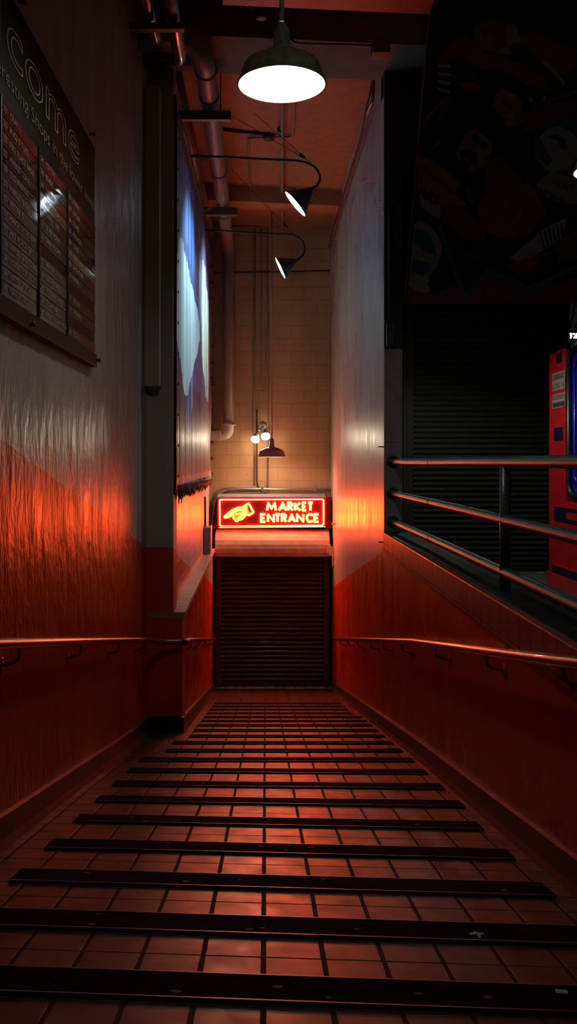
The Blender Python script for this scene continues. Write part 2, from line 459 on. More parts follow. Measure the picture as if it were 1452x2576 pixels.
def baseboard(f, y0, y1, side, h=.125, th=.03, name='', label='', n=24):
    mb = MB(); prof = [(0, h), (th*.45, h), (th*.75, h-.012), (th*.8, .03), (th*1.3, 0.0), (0, -.05)]
    vs = []
    for i in range(n+1):
        y = y0+(y1-y0)*i/n; x = f(y)
        for d, z in prof: vs.append((x+side*d, y, ramp(y, x)+z))
    k = len(prof); fs = [(i*k+j, (i+1)*k+j, (i+1)*k+(j+1) % k, i*k+(j+1) % k) for i in range(n) for j in range(k)]
    fs += [tuple(range(k)), tuple(n*k+j for j in range(k))[::-1]]
    mb.add(vs, fs, 'base_tile', False)
    struct(name, mb, label, 'baseboard')
baseboard(lambda y: XL, -.6, YP+.01, 1, name='baseboard_left', label='dark tile skirting along the near left wall')
baseboard(Xlow, YP-.03, 12.74, 1, name='baseboard_left_far', label='dark tile skirting along the low orange wall')
baseboard(lambda y: XR, -.6, 13.4, -1, name='baseboard_right', label='dark tile skirting along the right wall')
mb = MB(); mb.bbox((XL, YP-.035, ramp(YP)-.1), (-.685, YP+.02, ramp(YP)+.135), 'rail_worn', .012)
struct('baseboard_pilaster', mb, 'black skirting at the foot of the pilaster', 'baseboard')

# ------------------------------------------------------------------ grip strips on the ramp
ORD = ['nearest', 'second', 'third', 'fourth', 'fifth', 'sixth', 'seventh', 'eighth', 'ninth', 'tenth', 'eleventh', 'twelfth', 'thirteenth', 'fourteenth', 'fifteenth', 'sixteenth', 'seventeenth', 'eighteenth', 'nineteenth', 'twentieth', 'twenty-first']
SYs = [1.929, 2.363, 2.796, 3.244, 3.725, 4.198, 4.67, 5.156, 5.628, 6.089, 6.535, 6.97, 7.40, 7.825, 8.22, 8.62, 9.05, 9.50, 9.95, 10.4]
for i, y in enumerate(SYs):
    x0 = -.82 if y < 6 else (-.70 if y < 6.6 else -.61); x1 = .93 if i < 5 else (.96 if y < 9 else .90)
    if i == 0: x0, x1 = -.86, .96
    lab = ('nearest' if i == 0 else ORD[i])
    t = thing('grip_strip', (0, y, ramp(y)), f'dark non-slip strip across the tiled ramp, {lab} from the camera' if i else 'dark non-slip strip nearest the camera, at the bottom of the picture', 'grip strip', 'non-slip strips across the ramp')
    d = .138
    def P(x, yy, h): return (x, yy, ramp(yy, x)+h)
    m1 = MB(); h = .008
    m1.add([P(x0, y, .001), P(x1, y, .001), P(x1, y+d, .001), P(x0, y+d, .001), P(x0, y, h), P(x1, y, h), P(x1, y+d, h), P(x0, y+d, h)],
           [(4,5,6,7),(0,1,5,4),(1,2,6,5),(2,3,7,6),(3,0,4,7)], 'strip_rubber')
    for k in range(5):
        gx = R.uniform(x0+.2, x1-.1); gy = y+R.uniform(.02, d-.02); rr = R.uniform(.006, .014)
        m1.add([P(gx+rr*math.cos(a)*R.uniform(.6, 1.3), gy+rr*math.sin(a)*.7, h+.0006) for a in [j*PI/4 for j in range(8)]], [tuple(range(8))], 'gum_brown')
    m1.build('tread', t)
    for yy in (y-.006, y+d):
        m2 = MB(); m2.add([P(x0, yy, .001), P(x1, yy, .001), P(x1, yy+.006, .001), P(x0, yy+.006, .001), P(x0, yy, h+.002), P(x1, yy, h+.002), P(x1, yy+.006, h+.002), P(x0, yy+.006, h+.002)],
           [(4,5,6,7),(0,1,5,4),(1,2,6,5),(2,3,7,6),(3,0,4,7)], 'strip_edge')
        m2.build('edge_trim', t)
# drain
t = thing('floor_drain', (0, 5.77, ramp(5.77)), 'slotted trench drain grate crossing the ramp between two strips', 'drain')
yd = 5.745
for nm, xa, xb in (('grate', -.80, -.46), ('cover_plate', -.46, -.17), ('grate', -.17, .90)):
    m1 = MB()
    def P(x, yy, h): return (x, yy, ramp(yy, x)+h)
    def slab(x0, x1, ya, yb, z0, z1, mat):
        m1.add([P(x0, ya, z0), P(x1, ya, z0), P(x1, yb, z0), P(x0, yb, z0), P(x0, ya, z1), P(x1, ya, z1), P(x1, yb, z1), P(x0, yb, z1)], [(4,5,6,7),(0,1,5,4),(1,2,6,5),(2,3,7,6),(3,0,4,7)], mat)
    if nm == 'grate':
        slab(xa, xb, yd+.01, yd+.075, .0005, .0015, 'rope_black')
        slab(xa, xb, yd, yd+.012, .001, .007, 'base_tile'); slab(xa, xb, yd+.072, yd+.084, .001, .007, 'base_tile')
        k = int((xb-xa)/.024)
        for i in range(k+1): slab(xa+i*.024, xa+i*.024+.010, yd+.012, yd+.072, .001, .006, 'base_tile')
    else: slab(xa, xb, yd, yd+.084, .001, .007, 'base_tile')
    m1.build(nm, t)

# ------------------------------------------------------------------ litter
def scrap(name, x, y, h, label, cat, mat, pts, th=.0015, lift=.0095):
    m1 = MB(); n = len(pts)
    P = lambda p, dz: (x+p[0], y+p[1], ramp(y+p[1], x+p[0])+lift+dz+p[2])
    m1.add([P(p, 0) for p in pts]+[P(p, th) for p in pts], [tuple(range(n))[::-1], tuple(range(n, 2*n))]+[(i, (i+1) % n, (i+1) % n+n, i+n) for i in range(n)], mat)
    return tag(m1.build(name), label, cat)
Y_ = .811*F/(2339-1600)*1.0
Yq = 2.36; Xq = (1209-668)*Yq/F
scrap('paper_scrap', Xq, Yq-.02+.05, 0, 'small torn white scrap lying on the second dark strip', 'litter', 'paper_white',
      [(-.022, .012, 0), (-.010, .018, .002), (-.004, .026, .004), (.004, .016, .003), (.016, .016, .004), (.022, .008, .001), (.008, .004, .003), (.006, -.014, 0), (-.002, -.016, 0), (-.003, .004, .004), (-.014, .002, .001)])
Yq = 2.03; Xq = (1411-668)*Yq/F
scrap('paper_scrap', Xq, Yq, 0, 'flat pale paper square at the far edge of the nearest strip, lower right', 'litter', 'paper_white',
      [(-.014, -.010, 0), (.013, -.012, 0), (.018, .008, 0), (-.010, .012, 0)])
Yq = 6.9; Xq = (948-668)*Yq/F
scrap('leaf', Xq, Yq-.06, 0, 'small dark green leaf on the tiles near the right wall', 'litter', 'leaf_dark',
      [(-.03, 0, 0), (-.015, .02, .006), (.01, .022, .008), (.035, .004, .002), (.012, -.014, .004), (-.012, -.014, .003)], lift=.002)
Yq = 5.80; Xq = (985-668)*Yq/F
scrap('paper_scrap', Xq, Yq, 0, 'crumpled pale scrap at the right end of the drain', 'litter', 'paper_tan',
      [(-.04, 0, 0), (-.02, .012, .006), (.01, .010, .004), (.035, .006, .002), (.02, -.010, .003), (-.02, -.012, .002)])
for i, (px, Yq) in enumerate(((881, 10.1),)):
    Xq = (px-668)*Yq/F
    scrap('paper_scrap', Xq, Yq, 0, 'tiny pale scrap far down the ramp beside the right wall', 'litter', 'paper_tan', [(-.03, 0, 0), (-.01, .02, .01), (.02, .012, .004), (.03, -.01, 0), (0, -.02, .01)])

# ------------------------------------------------------------------ handrails
RH = .772
def bracket(parent, x, y, side, zrail, wallx):
    m = MB()
    p0 = Vector((x, y, zrail-.02)); p1 = Vector((x+side*.004, y, zrail-.065)); p2 = Vector((wallx-side*.004, y, zrail-.082))
    m.tube(rounded([p0, p1, p2], .03), .008, 'rail_orange', 8)
    b = m.build('bracket', parent)
    m = MB(); m.lathe([(0, .004), (.026, .004), (.032, 0), (.034, -.001)][::-1]+[(0, .006)], (wallx, y, zrail-.085), 'rail_orange', 14, axis=(-side, 0, 0))
    m.build('wall_flange', b)
t = thing('handrail', (-.93, 0, ramp(3)), 'orange-painted round handrail along the left wall, bent round the pilaster', 'handrail')
lr = [(-.93, y, ramp(y, 0)+RH+.01) for y in (-.5, 1, 2.5, 4, 5.5, 6.6)]+[(-.92, 7.02, ramp(7.02)+RH+.01)]
zc = ramp(7.2)+RH-.015
lr += [(-.86, 7.22, zc), (-.70, 7.26, zc-.01), (-.665, 7.36, zc-.03)]
lr += [(Xlow(y)+.06, y, ramp(y)+RH) for y in (7.9, 9, 10.2, 11.4, 12.15)]
MB().tube(rounded(lr, .10), .021, 'rail_orange', 14).build('rail', t)
MB().tube([(-.690, 7.262, zc-.012), (-.668, 7.33, zc-.022), (-.655, 7.52, ramp(7.52)+RH+.002)], .0235, 'rail_worn', 14).build('worn_patch', t)['label'] = 'bare blackened patch on the rail'
for y in (3.31, 4.42, 5.56, 6.68): bracket(t, -.93, y, -1, ramp(y)+RH+.01, XL+.002)
for y in (7.75, 8.77, 9.92, 10.9, 11.7): bracket(t, Xlow(y)+.06, y, -1, ramp(y)+RH, Xlow(y)+.002)
t = thing('handrail', (.95, 0, ramp(3)), 'orange-painted round handrail along the right wall', 'handrail')
def rz(y): return ramp(y)+RH-.05*max(0, min(1, (5.6-y)/3.2))
rr = [(.95, y, rz(y)) for y in (-.5, 1, 2, 3, 4, 4.8, 5.6, 6.5, 8, 10, 12)]+[(.955, 12.1, rz(12.1))]
MB().tube(rr, .022, 'rail_orange', 14).build('rail', t)
for y in (2.79, 3.76, 4.88, 6.1, 7.08, 7.89, 9.09, 10.1, 11.1): bracket(t, .95, y, 1, rz(y), XR-.002)

# guard railing on the curb
t = thing('guard_railing', (1.13, 4.12, CT), 'dark green three-rail pipe railing on the tiled curb', 'railing')
for z in (0.0, -.275, -.522):
    r0 = MB()
    pts = [(1.105, YE-.02, EYE+z+.003), (1.115, 7.0, EYE+z), (1.13, 6.1, EYE+z-.001), (1.128, 4.9, EYE+z+.001), (1.13, 3.5, EYE+z), (1.13, 1.6, EYE+z), (1.13, -.5, EYE+z)]
    r0.tube(pts, .026, 'rail_green', 18); ro = r0.build('rail', t)
    fl = MB(); fl.lathe([(0, .030), (.030, .030), (.034, .024), (.036, .014), (.052, .010), (.052, 0)], (1.105, YE-.016, EYE+z+.003), 'rail_green', 24, axis=(0, -1, 0)); fl.build('flange', t)
    jr = MB(); jr.tube([(1.1295, 5.98, EYE+z-.001), (1.1295, 5.955, EYE+z-.001)], .0275, 'rail_green', 18); jr.build('sleeve_joint', ro)
MB().tube([(1.13, 4.12, CT), (1.13, 4.12, EYE-.02)], .0255, 'rail_green', 18).build('post', t)

# ------------------------------------------------------------------ shutter door at the foot of the ramp
d1 = thing('door_1', (.1, 13.55, 0), 'closed maroon rolling shutter under the market entrance sign', 'shutter', kind='structure')
def curtain(x0, x1, y, zb, zt, pitch, mat, depth=.018):
    mb = MB(); n = int(round((zt-zb)/pitch)); prof = []
    for i in range(n):
        z = zb+i*pitch
        for k in range(7):
            a = k/6; prof.append((y-depth*math.sin(PI*a)**.8, z+pitch*.06+pitch*.82*a))
        prof.append((y+.004, z+pitch*.90)); prof.append((y+.004, z+pitch*1.03))
    vs = []
    for yy, z in prof: vs += [(x0, yy, z), (x1, yy, z)]
    mb.add(vs, [(2*i, 2*i+1, 2*i+3, 2*i+2) for i in range(len(prof)-1)], mat, False)
    for i in range(0, n, 2):
        mb.box((x0, y-depth-.003, zb+(i+.38)*pitch), (x0+.010, y, zb+(i+.62)*pitch), 'conduit_steel')
    return mb
zb = EYE-3.405
curtain(-.70, .925, 13.55, zb, EYE-1.40, .0708, 'shutter_maroon').build('slat_curtain', d1)
MB().bbox((-.70, 13.52, zb-.055), (.925, 13.57, zb+.005), 'shutter_maroon', .008).build('bottom_bar', d1)
for a, b in ((-.775, -.685), (.905, .985)):
    g = MB(); g.bbox((a, 13.47, ramp(13.4)), (b, 13.60, EYE-1.40), 'shutter_frame', .008); g.build('guide_rail', d1)
MB().bbox((.905, 13.455, EYE-2.04), (.945, 13.475, EYE-1.96), 'black_metal', .004).build('lock_hasp', d1)
hood = MB(); prof = []
for k in range(8):
    a = PI*.5*(k/7)**.9*1.25; prof.append((13.72-.50*math.sin(a)**.95, EYE-1.44+.41*math.cos(a)*(1 if a < PI/2 else .35)))
prof = [(13.72, EYE-1.035), (13.52, EYE-1.045), (13.40, EYE-1.075), (13.32, EYE-1.125), (13.27, EYE-1.185), (13.245, EYE-1.25), (13.24, EYE-1.315), (13.255, EYE-1.38), (13.285, EYE-1.44)]
vs = []
for yy, z in prof: vs += [(-.765, yy, z), (.975, yy, z)]
hood.add(vs, [(2*i+1, 2*i, 2*i+2, 2*i+3) for i in range(len(prof)-1)], 'hood_paint')
for x in (-.765, .975):
    hood.add([(x, yy, z) for yy, z in prof]+[(x, 13.72, EYE-1.44)], [tuple(range(len(prof)+1))], 'hood_paint')
hood.add([(-.765, 13.285, EYE-1.44), (.975, 13.285, EYE-1.44), (.975, 13.72, EYE-1.44), (-.765, 13.72, EYE-1.44)], [(0, 1, 2, 3)], 'shutter_frame')
hood.build('hood', d1)
mb = MB(); mb.box((-.92, 13.60, -.2), (-.70, 13.75, EYE-1.05), 'rope_black'); mb.box((.93, 13.60, -.2), (1.05, 13.75, EYE-1.05), 'rope_black')  # black boxes put the shade of the side gaps into colour
mb.build('gap_shade_fill', d1)
t = thing('wall_bracket', tuple(at(832, 1385, 13.2)), 'pale steel lock bracket on the right wall beside the shutter hood', 'bracket')
MB().bbox(tuple(at(823, 1392, 13.17)), tuple(at(832, 1370, 13.2)), 'hood_paint', .01).build('clamp', t)
MB().box((.955, 13.15, EYE-1.41), (XR, 13.2, EYE-1.28), 'hood_paint').build('arm_plate', t)
MB().box((1.0, 13.10, EYE-1.56), (XR, 13.14, EYE-1.40), 'hood_paint').build('hasp', t)
t = thing('wall_knob', tuple(at(838, 1318, 12.9)), 'small round knob on the right wall level with the neon sign', 'knob')  # a round knob on the wall, not a bumper
MB().lathe([(0, .05), (.018, .05), (.022, .035), (.012, .03), (.012, 0)], (XR, 12.9, EYE-.915), 'hood_paint', 16, axis=(-1, 0, 0)).build('knob_head', t)

# ------------------------------------------------------------------ neon sign
SF = 13.40
t = thing('neon_sign', (.1, SF, EYE-1.01), 'glowing red neon sign with pointing hand reading MARKET ENTRANCE', 'neon sign')
x0, x1, z0, z1 = (547-668)*SF/F, (820-668)*SF/F, EYE-(1326-1162)*SF/F, EYE-(1251-1162)*SF/F
m = MB(); m.box((x0, SF+.03, z0), (x1, YB-.01, z1), 'sign_red')
for a in ((x0, SF-.02, z0, x0+.012, SF+.04, z1), (x1-.012, SF-.02, z0, x1, SF+.04, z1), (x0, SF-.02, z0, x1, SF+.04, z0+.012), (x0, SF-.02, z1-.012, x1, SF+.04, z1)):
    m.box(a[:3], a[3:], 'sign_red')
m.build('cabinet', t)
MB().prism([(x0, SF-.03, z1), (x1, SF-.03, z1), (x1, YB-.02, z1+.035), (x0, YB-.02, z1+.035)], (0, 0, .012), 'sign_top').build('top_cover', t)['label'] = 'pale weathered cover'
MB().box((x0+.012, SF+.022, z0+.012), (x1-.012, SF+.029, z1-.012), 'sign_face').build('face_panel', t)
MB().box((x1+.002, SF+.12, z0-.03), (XR, SF+.18, z1), 'sign_red').build('side_panel', t)
YT = SF-.005
def sg(u, v, Y=YT):                     # u,v: position on the sign face, measured from the 1452 px frame zoom
    return at(530+u/4.5375, 1230+v/4.5375, Y)
border = [(112, 122), (1280, 118), (1290, 128), (1290, 405), (1275, 416), (600, 424), (118, 428), (106, 418), (103, 135)]
MB().tube(rounded([sg(*p) for p in border]+[sg(*border[0])], .02, 4), .0095, 'neon_border', 8).build('neon_border', t)
MB().tube([sg(95, 442, SF-.022), sg(1308, 432, SF-.022)], .004, 'neon_border', 6).build('neon_tube', t)
hand = [(435, 158), (400, 178), (365, 205), (310, 212), (245, 240), (190, 282), (152, 318), (158, 334), (205, 326), (245, 306), (262, 318), (255, 338), (274, 350), (280, 368), (300, 374), (325, 356), (355, 350), (388, 322), (408, 294), (440, 305), (490, 275), (494, 262)]
hp = MB(); hp.prism([sg(u, v, SF+.018) for u, v in hand], (0, -.006, 0), 'letter_face'); hpo = hp.build('hand_face', t)
MB().prism([sg(u, v, SF+.0115) for u, v in ((414, 198), (434, 188), (467, 262), (446, 272))], (0, -.002, 0), 'cuff_dark').build('cuff_slot', hpo)
MB().tube([sg(u, v) for u, v in hand]+[sg(*hand[0])], .0075, 'neon_letter', 8).build('neon_hand_outline', t)
fi = MB()
for ln in (((262, 316), (300, 306), (338, 300)), ((262, 338), (300, 330), (322, 326)), ((282, 352), (304, 350), (318, 344)), ((300, 268), (330, 262), (362, 268))):
    fi.tube([sg(*p, SF+.008) for p in ln], .003, 'sign_face', 6)
fi.build('finger_line', hpo)
fi = MB()
for ln in (((200, 298), (262, 262), (320, 238), (378, 232), (420, 205)), ((285, 290), (330, 285), (385, 262), (410, 232)), ((300, 340), (345, 320), (385, 290), (402, 262)), ((450, 190), (478, 250))):
    fi.tube([sg(*p) for p in ln], .0055, 'neon_letter', 6)
fi.build('neon_hand_filler', t)
GL = {  # strokes on a 0..1 cell, v downwards
 'M': [[(0, 1), (.12, 0), (.5, .75), (.88, 0), (1, 1)]], 'A': [[(0, 1), (.5, 0), (1, 1)], [(.2, .66), (.8, .66)]],
 'R': [[(.05, 1), (.05, 0), (.6, 0), (.88, .12), (.9, .36), (.6, .5), (.08, .5)], [(.5, .52), (1, 1)]],
 'K': [[(.05, 0), (.05, 1)], [(.95, 0), (.12, .52), (1, 1)]], 'E': [[(.95, 0), (.05, 0), (.05, 1), (.95, 1)], [(.05, .5), (.8, .5)]],
 'T': [[(0, 0), (1, 0)], [(.5, 0), (.5, 1)]], 'N': [[(.03, 1), (.03, 0), (.97, 1), (.97, 0)]],
 'C': [[(1, .15), (.75, 0), (.35, 0), (.05, .25), (.02, .6), (.2, .92), (.5, 1), (.8, .97), (1, .85)]]}
def neon_word(cells, v0, v1):
    for ch, a, b in cells:
        for st in GL[ch]:
            pass
        lf = MB(); nt_ = MB(); w = 12.5
        for st in GL[ch]:
            P = [(a+p[0]*(b-a), v0+p[1]*(v1-v0)) for p in st]
            for i in range(len(P)-1):
                (ux, uy), (vx, vy) = P[i], P[i+1]; L = math.hypot(vx-ux, vy-uy); nx, ny = -(vy-uy)/L*w, (vx-ux)/L*w
                lf.prism([sg(q[0], q[1], SF+.018-.0004*i) for q in ((ux+nx, uy+ny), (vx+nx, vy+ny), (vx-nx, vy-ny), (ux-nx, uy-ny))], (0, -.006, 0), 'letter_face')
            for sgn in (-1, 1):
                Q = []
                for i, (px, py) in enumerate(P):
                    ds = []
                    if i > 0: ds.append((P[i][0]-P[i-1][0], P[i][1]-P[i-1][1]))
                    if i < len(P)-1: ds.append((P[i+1][0]-P[i][0], P[i+1][1]-P[i][1]))
                    nn = [(-dy/math.hypot(dx, dy), dx/math.hypot(dx, dy)) for dx, dy in ds]
                    sx, sy = sum(q[0] for q in nn)/len(nn), sum(q[1] for q in nn)/len(nn); l2 = max(.35, sx*sx+sy*sy)
                    Q.append((px+sgn*sx/l2*8, py+sgn*sy/l2*8))
                nt_.tube(rounded([sg(*q) for q in Q], .006, 2), .0074, 'neon_letter', 6)
        o = nt_.build('neon_letter', t); lf.build('letter_face', o)
neon_word([('M', 645, 745), ('A', 782, 862), ('R', 882, 932), ('K', 960, 1025), ('E', 1052, 1092), ('T', 1112, 1165)], 158, 244)
neon_word([('E', 575, 625), ('N', 652, 725), ('T', 738, 790), ('R', 812, 862), ('A', 892, 962), ('N', 985, 1060), ('C', 1098, 1165), ('E', 1185, 1235)], 290, 374)

# ------------------------------------------------------------------ lamps
def pendant(loc, Rr, label, bulbmat, shade_mat, stem_top, rim='rim_cream', bulb_r=.045, bh=.22):
    x, y, z = loc
    t = thing('pendant_lamp', loc, label, 'pendant lamp')
    out = [(1.0, 0), (.99, .015), (.955, .14), (.86, .40), (.84, .44), (.60, .58), (.35, .67), (.215, .72)]
    inn = [(.19, .69), (.33, .64), (.58, .55), (.81, .42), (.83, .38), (.93, .13), (.975, .012)]
    sh = MB(); sh.lathe([(r*Rr, h*Rr) for r, h in out], loc, shade_mat, 56); sho = sh.build('shade', t)
    MB().lathe([(r*Rr, h*Rr) for r, h in inn], loc, 'enamel_white', 56).build('shade_lining', sho)
    MB().lathe([(1.0*Rr, 0), (1.012*Rr, .012*Rr), (1.015*Rr, -.01*Rr), (1.0*Rr, -.022*Rr), (.965*Rr, -.015*Rr), (.968*Rr, .02*Rr)], loc, rim, 56).build('rim', sho)
    MB().lathe([(.215*Rr, .70*Rr), (.215*Rr, .80*Rr), (.19*Rr, .83*Rr), (.19*Rr, 1.05*Rr), (.175*Rr, 1.08*Rr), (.175*Rr, 1.22*Rr), (.15*Rr, 1.27*Rr), (.10*Rr, 1.30*Rr), (.10*Rr, 1.36*Rr), (.055*Rr, 1.40*Rr)], loc, shade_mat, 32).build('socket_housing', t)
    MB().tube([(x, y, z+1.36*Rr), (x, y, stem_top)], .011, 'conduit' if shade_mat == 'enamel_red' else 'enamel_grey', 12).build('stem', t)
    b = MB(); pr = [(.012, .62*Rr), (.015, .50*Rr)]
    for k in range(9):
        a = PI*(k+1)/10; pr.append((bulb_r*math.sin(a), bh*Rr+bulb_r*math.cos(a)))
    pr.append((0.0001, bh*Rr-bulb_r)); b.lathe(pr, loc, bulbmat, 20); b.build('bulb', t)
    MB().box((x-.006, y-.215*Rr-.002, z+.88*Rr), (x+.006, y-.19*Rr, z+1.0*Rr), 'letter_cream').build('switch_tab', t)
    return t
L1 = Vector(((709-668)*4.0/F, 4.0, EYE+1.727))
pendant(L1, .202, 'large grey enamel dome pendant glowing white, top centre', 'bulb_cold', 'enamel_grey', TOP+.01, bulb_r=.05)
L2 = Vector((2.04, 5.2, EYE+1.735))
pendant(L2, .202, 'dome pendant lamp cut by the right edge, before the painted board', 'bulb_right', 'enamel_grey', TOP)
L3 = Vector((.094, 12.94, EYE+.076))
lp = pendant(L3, .205, 'small reddish dome pendant above the neon sign', 'bulb_far', 'enamel_red', TOP-.01, rim='enamel_white', bulb_r=.04)
cw = MB()
for sx, k in ((-1, 3), (1, 3)):
    for i in range(k):
        a = .05+.05*i; ang = PI/2*sx+R.uniform(-.5, .5); dx, dy = math.sin(ang), -math.cos(ang)*.4
        top = Vector((L3.x+.013*sx, L3.y, L3.z+.42+.1*i)); bot = L3+Vector((dx*(.12+.025*i), dy*.12, .14-.015*i))
        mid = (top+bot)/2+Vector((-dx*.03, 0, -.04)); cw.tube([top, top*.5+mid*.5+Vector((-dx*.012, 0, -.02)), mid, bot*.6+mid*.4+Vector((0, 0, -.008)), bot], .0014, 'cobweb', 4)
cw.build('cobweb', lp)

def gooseneck(Y, arm, apex, axis, dia, length, label, wires):
    base = at(*arm[0], Y)
    t = thing('gooseneck_lamp', base, label, 'gooseneck lamp', 'gooseneck lamps over the banner')
    MB().tube(rounded([at(px, py, Y) for px, py in arm], .06, 5), .013, 'black_metal', 12).build('arm', t)
    A = at(*apex, Y); ax = Vector(axis).normalized(); Rr = dia/2
    sh = MB(); sh.lathe([(.016, -.03), (.018, .0), (.03, .02), (Rr, length)], A, 'black_metal', 40, axis=ax); so = sh.build('shade', t)
    MB().lathe([(.02, .03), (Rr*.985, length-.001)], A, 'enamel_white', 40, axis=ax).build('shade_lining', so)
    b = MB(); pr = [(.014, .05), (.02, .08)]; c0 = length*.62; br = .052
    for k in range(8):
        a = PI*(k+1)/9; pr.append((br*math.sin(a), c0-br*math.cos(a)))
    pr.append((.0001, c0+br)); b.lathe(pr, A, 'bulb_spot', 20, axis=ax); b.build('bulb', t)
    sl = bpy.data.lights.new('gooseneck_beam', 'SPOT'); sl.energy = 165; sl.color = (.58, .86, 1.0); sl.spot_size = math.radians(100); sl.spot_blend = .8; sl.shadow_soft_size = .035
    lo2 = bpy.data.objects.new('gooseneck_beam', sl); COL.objects.link(lo2); lo2.location = A+ax*(length+.02); lo2.rotation_euler = ax.to_track_quat('-Z', 'Y').to_euler()
    MB().lathe([(.0, -.01), (.06, -.01), (.06, .012), (0, .012)], base+Vector((-.012, 0, 0)), 'black_metal', 18, axis=(1, 0, 0)).build('wall_flange', t)
    for p, q, Y2 in wires:
        w = MB(); a, b_ = at(*p, Y), at(*q, Y2); w.tube([a, b_], .0025, 'rope_black', 5); c = a.lerp(b_, .13); dd = (b_-a).normalized()
        w.tube([c-dd*.04, c-dd*.02, c+dd*.02, c+dd*.04], [.003, .012, .012, .003], 'rope_black', 8)
        w.build('stay_wire', t)
gooseneck(8.8, [(472, 392), (560, 395), (660, 400), (745, 404), (775, 409), (797, 424), (807, 445), (801, 464), (787, 476)], (787, 474), (-.755, .045, -.655), .315, .235,
          'black cone gooseneck lamp over the banner, nearer and higher of the two', [((783, 408), (584, 292), 8.15), ((778, 406), (640, 285), 8.6)])
gooseneck(11.3, [(512, 578), (590, 583), (680, 588), (736, 590), (757, 600), (768, 620), (765, 640), (746, 656)], (747, 654), (-.895, -.01, -.44), .30, .24,
          'black cone gooseneck lamp over the banner, farther and lower of the two', [((741, 590), (565, 408), 11.0)])

pendant(Vector((1.76, 9.35, EYE+1.78)), .202, 'unseen dome pendant added behind the painted board to light the shutter and baler', 'bulb_landing_added', 'enamel_grey', TOP, bulb_r=.04, bh=.56)  # added lamp, out of view, to brighten the landing shutter and baler

# twin floodlight on the back wall
fb = at(661, 1074, 13.70)
t = thing('floodlight', fb, 'twin bulb floodlight fixture mounted on the block wall', 'floodlight')
MB().lathe([(0, .05), (.05, .05), (.062, .04), (.065, 0)], (fb.x, YB, fb.z), 'bulb_cap', 24, axis=(0, -1, 0)).build('mounting_box', t)
for (fx, fy), ax in (((642, 1106), (-.28, -.62, -.72)), ((668.5, 1098), (.05, -.76, -.62))):
    B = at(fx, fy, 13.46); ax = Vector(ax).normalized(); L = .165; A = B-ax*L
    MB().tube([fb+Vector((0, -.02, 0)), A.lerp(fb, .4)+Vector((0, -.02, .01)), A], .011, 'bulb_cap', 8).build('knuckle', t)
    h = MB(); h.lathe([(.02, -.01), (.024, .03), (.032, .06), (.06, L-.03), (.066, L)], A, 'bulb_cap', 28, axis=ax); ho = h.build('lamp_holder', t)
    e = MB(); pr = [(.0645, L-.012), (.066, L+.004), (.060, L+.014), (.042, L+.022), (.02, L+.026), (.0001, L+.027)]
    e.lathe(pr, A, 'bulb_flood', 28, axis=ax); e.build('bulb_face', ho)

# ------------------------------------------------------------------ pipes and conduits on the ceiling
def elbow_path(pts, r=.12): return rounded(pts, r, 7)
t = thing('ceiling_pipe', (-.5, 7.1, EYE+3.3), 'large round pipe running under the ceiling to the back wall', 'pipe')
zt = EYE+3.30
MB().tube(elbow_path([(-1.2, 6.9, EYE+3.40), (-.62, 6.95, EYE+3.40), (-.50, 7.15, zt), (-.565, 13.35, zt), (-.57, 13.62, zt-.05), (-.57, 13.62, EYE+.60)], .14), .085, 'pipe_big', 28).build('pipe', t)
for y in (7.35, 7.85, 9.9, 11.35, 11.55):
    x = -.50-.065*(y-7.15)/6.2
    MB().tube([(x, y, zt), (x, y+.035, zt)], .093, 'strut_steel', 28).build('joint_ring', t)
t = thing('ceiling_pipe', (-.86, 5, EYE+3.15), 'glossy grey pipe at top left, nearer the wall', 'pipe')
MB().tube(elbow_path([(-.82, 2.2, EYE+3.3), (-.855, 6.85, EYE+3.3), (-1.05, 6.86, EYE+3.3)], .1), .056, 'pipe_enamel', 24).build('pipe', t)
t = thing('ceiling_pipe', (-.67, 5, EYE+3.15), 'glossy grey pipe at top left, right of its twin', 'pipe')
MB().tube(elbow_path([(-.63, 2.2, EYE+3.3), (-.69, 7.18, EYE+3.3), (-1.05, 7.2, EYE+3.3)], .1), .060, 'pipe_enamel', 24).build('pipe', t)
def strut(x0, x1, y, z, h, w, name, label, arm=None):
    t = thing(name, (x0, y, z), label, 'pipe support')
    m = MB(); m.bbox((x0, y-w/2, z-h/2), (x1, y+w/2, z+h/2), 'strut_steel', .004); m.build('channel', t)
    return t
strut(-1.02, -.60, 6.45, EYE+3.205, .05, .06, 'pipe_support', 'steel bar carrying the two glossy pipes')
st = strut(-.83, -.315, 8.0, EYE+3.165, .085, .06, 'pipe_support', 'steel channel under the large pipe, nearer one')
for dx in (-.56+.0, -.41): MB().tube([(dx, 8.0, EYE+3.2), (dx, 8.0, TOP)], .006, 'strut_steel', 6).build('hanger_rod', st)
st = strut(-.86, -.355, 11.07, EYE+3.165, .095, .08, 'pipe_support', 'steel channel under the large pipe, farther one')
MB().box((-.86, 11.02, EYE+3.16), (-.62, 11.10, EYE+3.19), 'hood_paint', rot=Matrix.Rotation(-.45, 3, 'Y')).build('brace', st)
t = tag(MB().tube([(-.83, 7.9, EYE+3.52), (-.86, 13.7, EYE+3.52)], .075, 'pipe_big', 20).build('ceiling_pipe'), 'red-lit pipe between the large pipe and the left wall', 'pipe')
def conduit(pts, r, mat, label, name='conduit', rad=.06, n=8):
    return tag(MB().tube(rounded(pts, rad, 5), r, mat, n).build(name), label, 'conduit')
cz = lambda x: TOP-TILT*x-.025
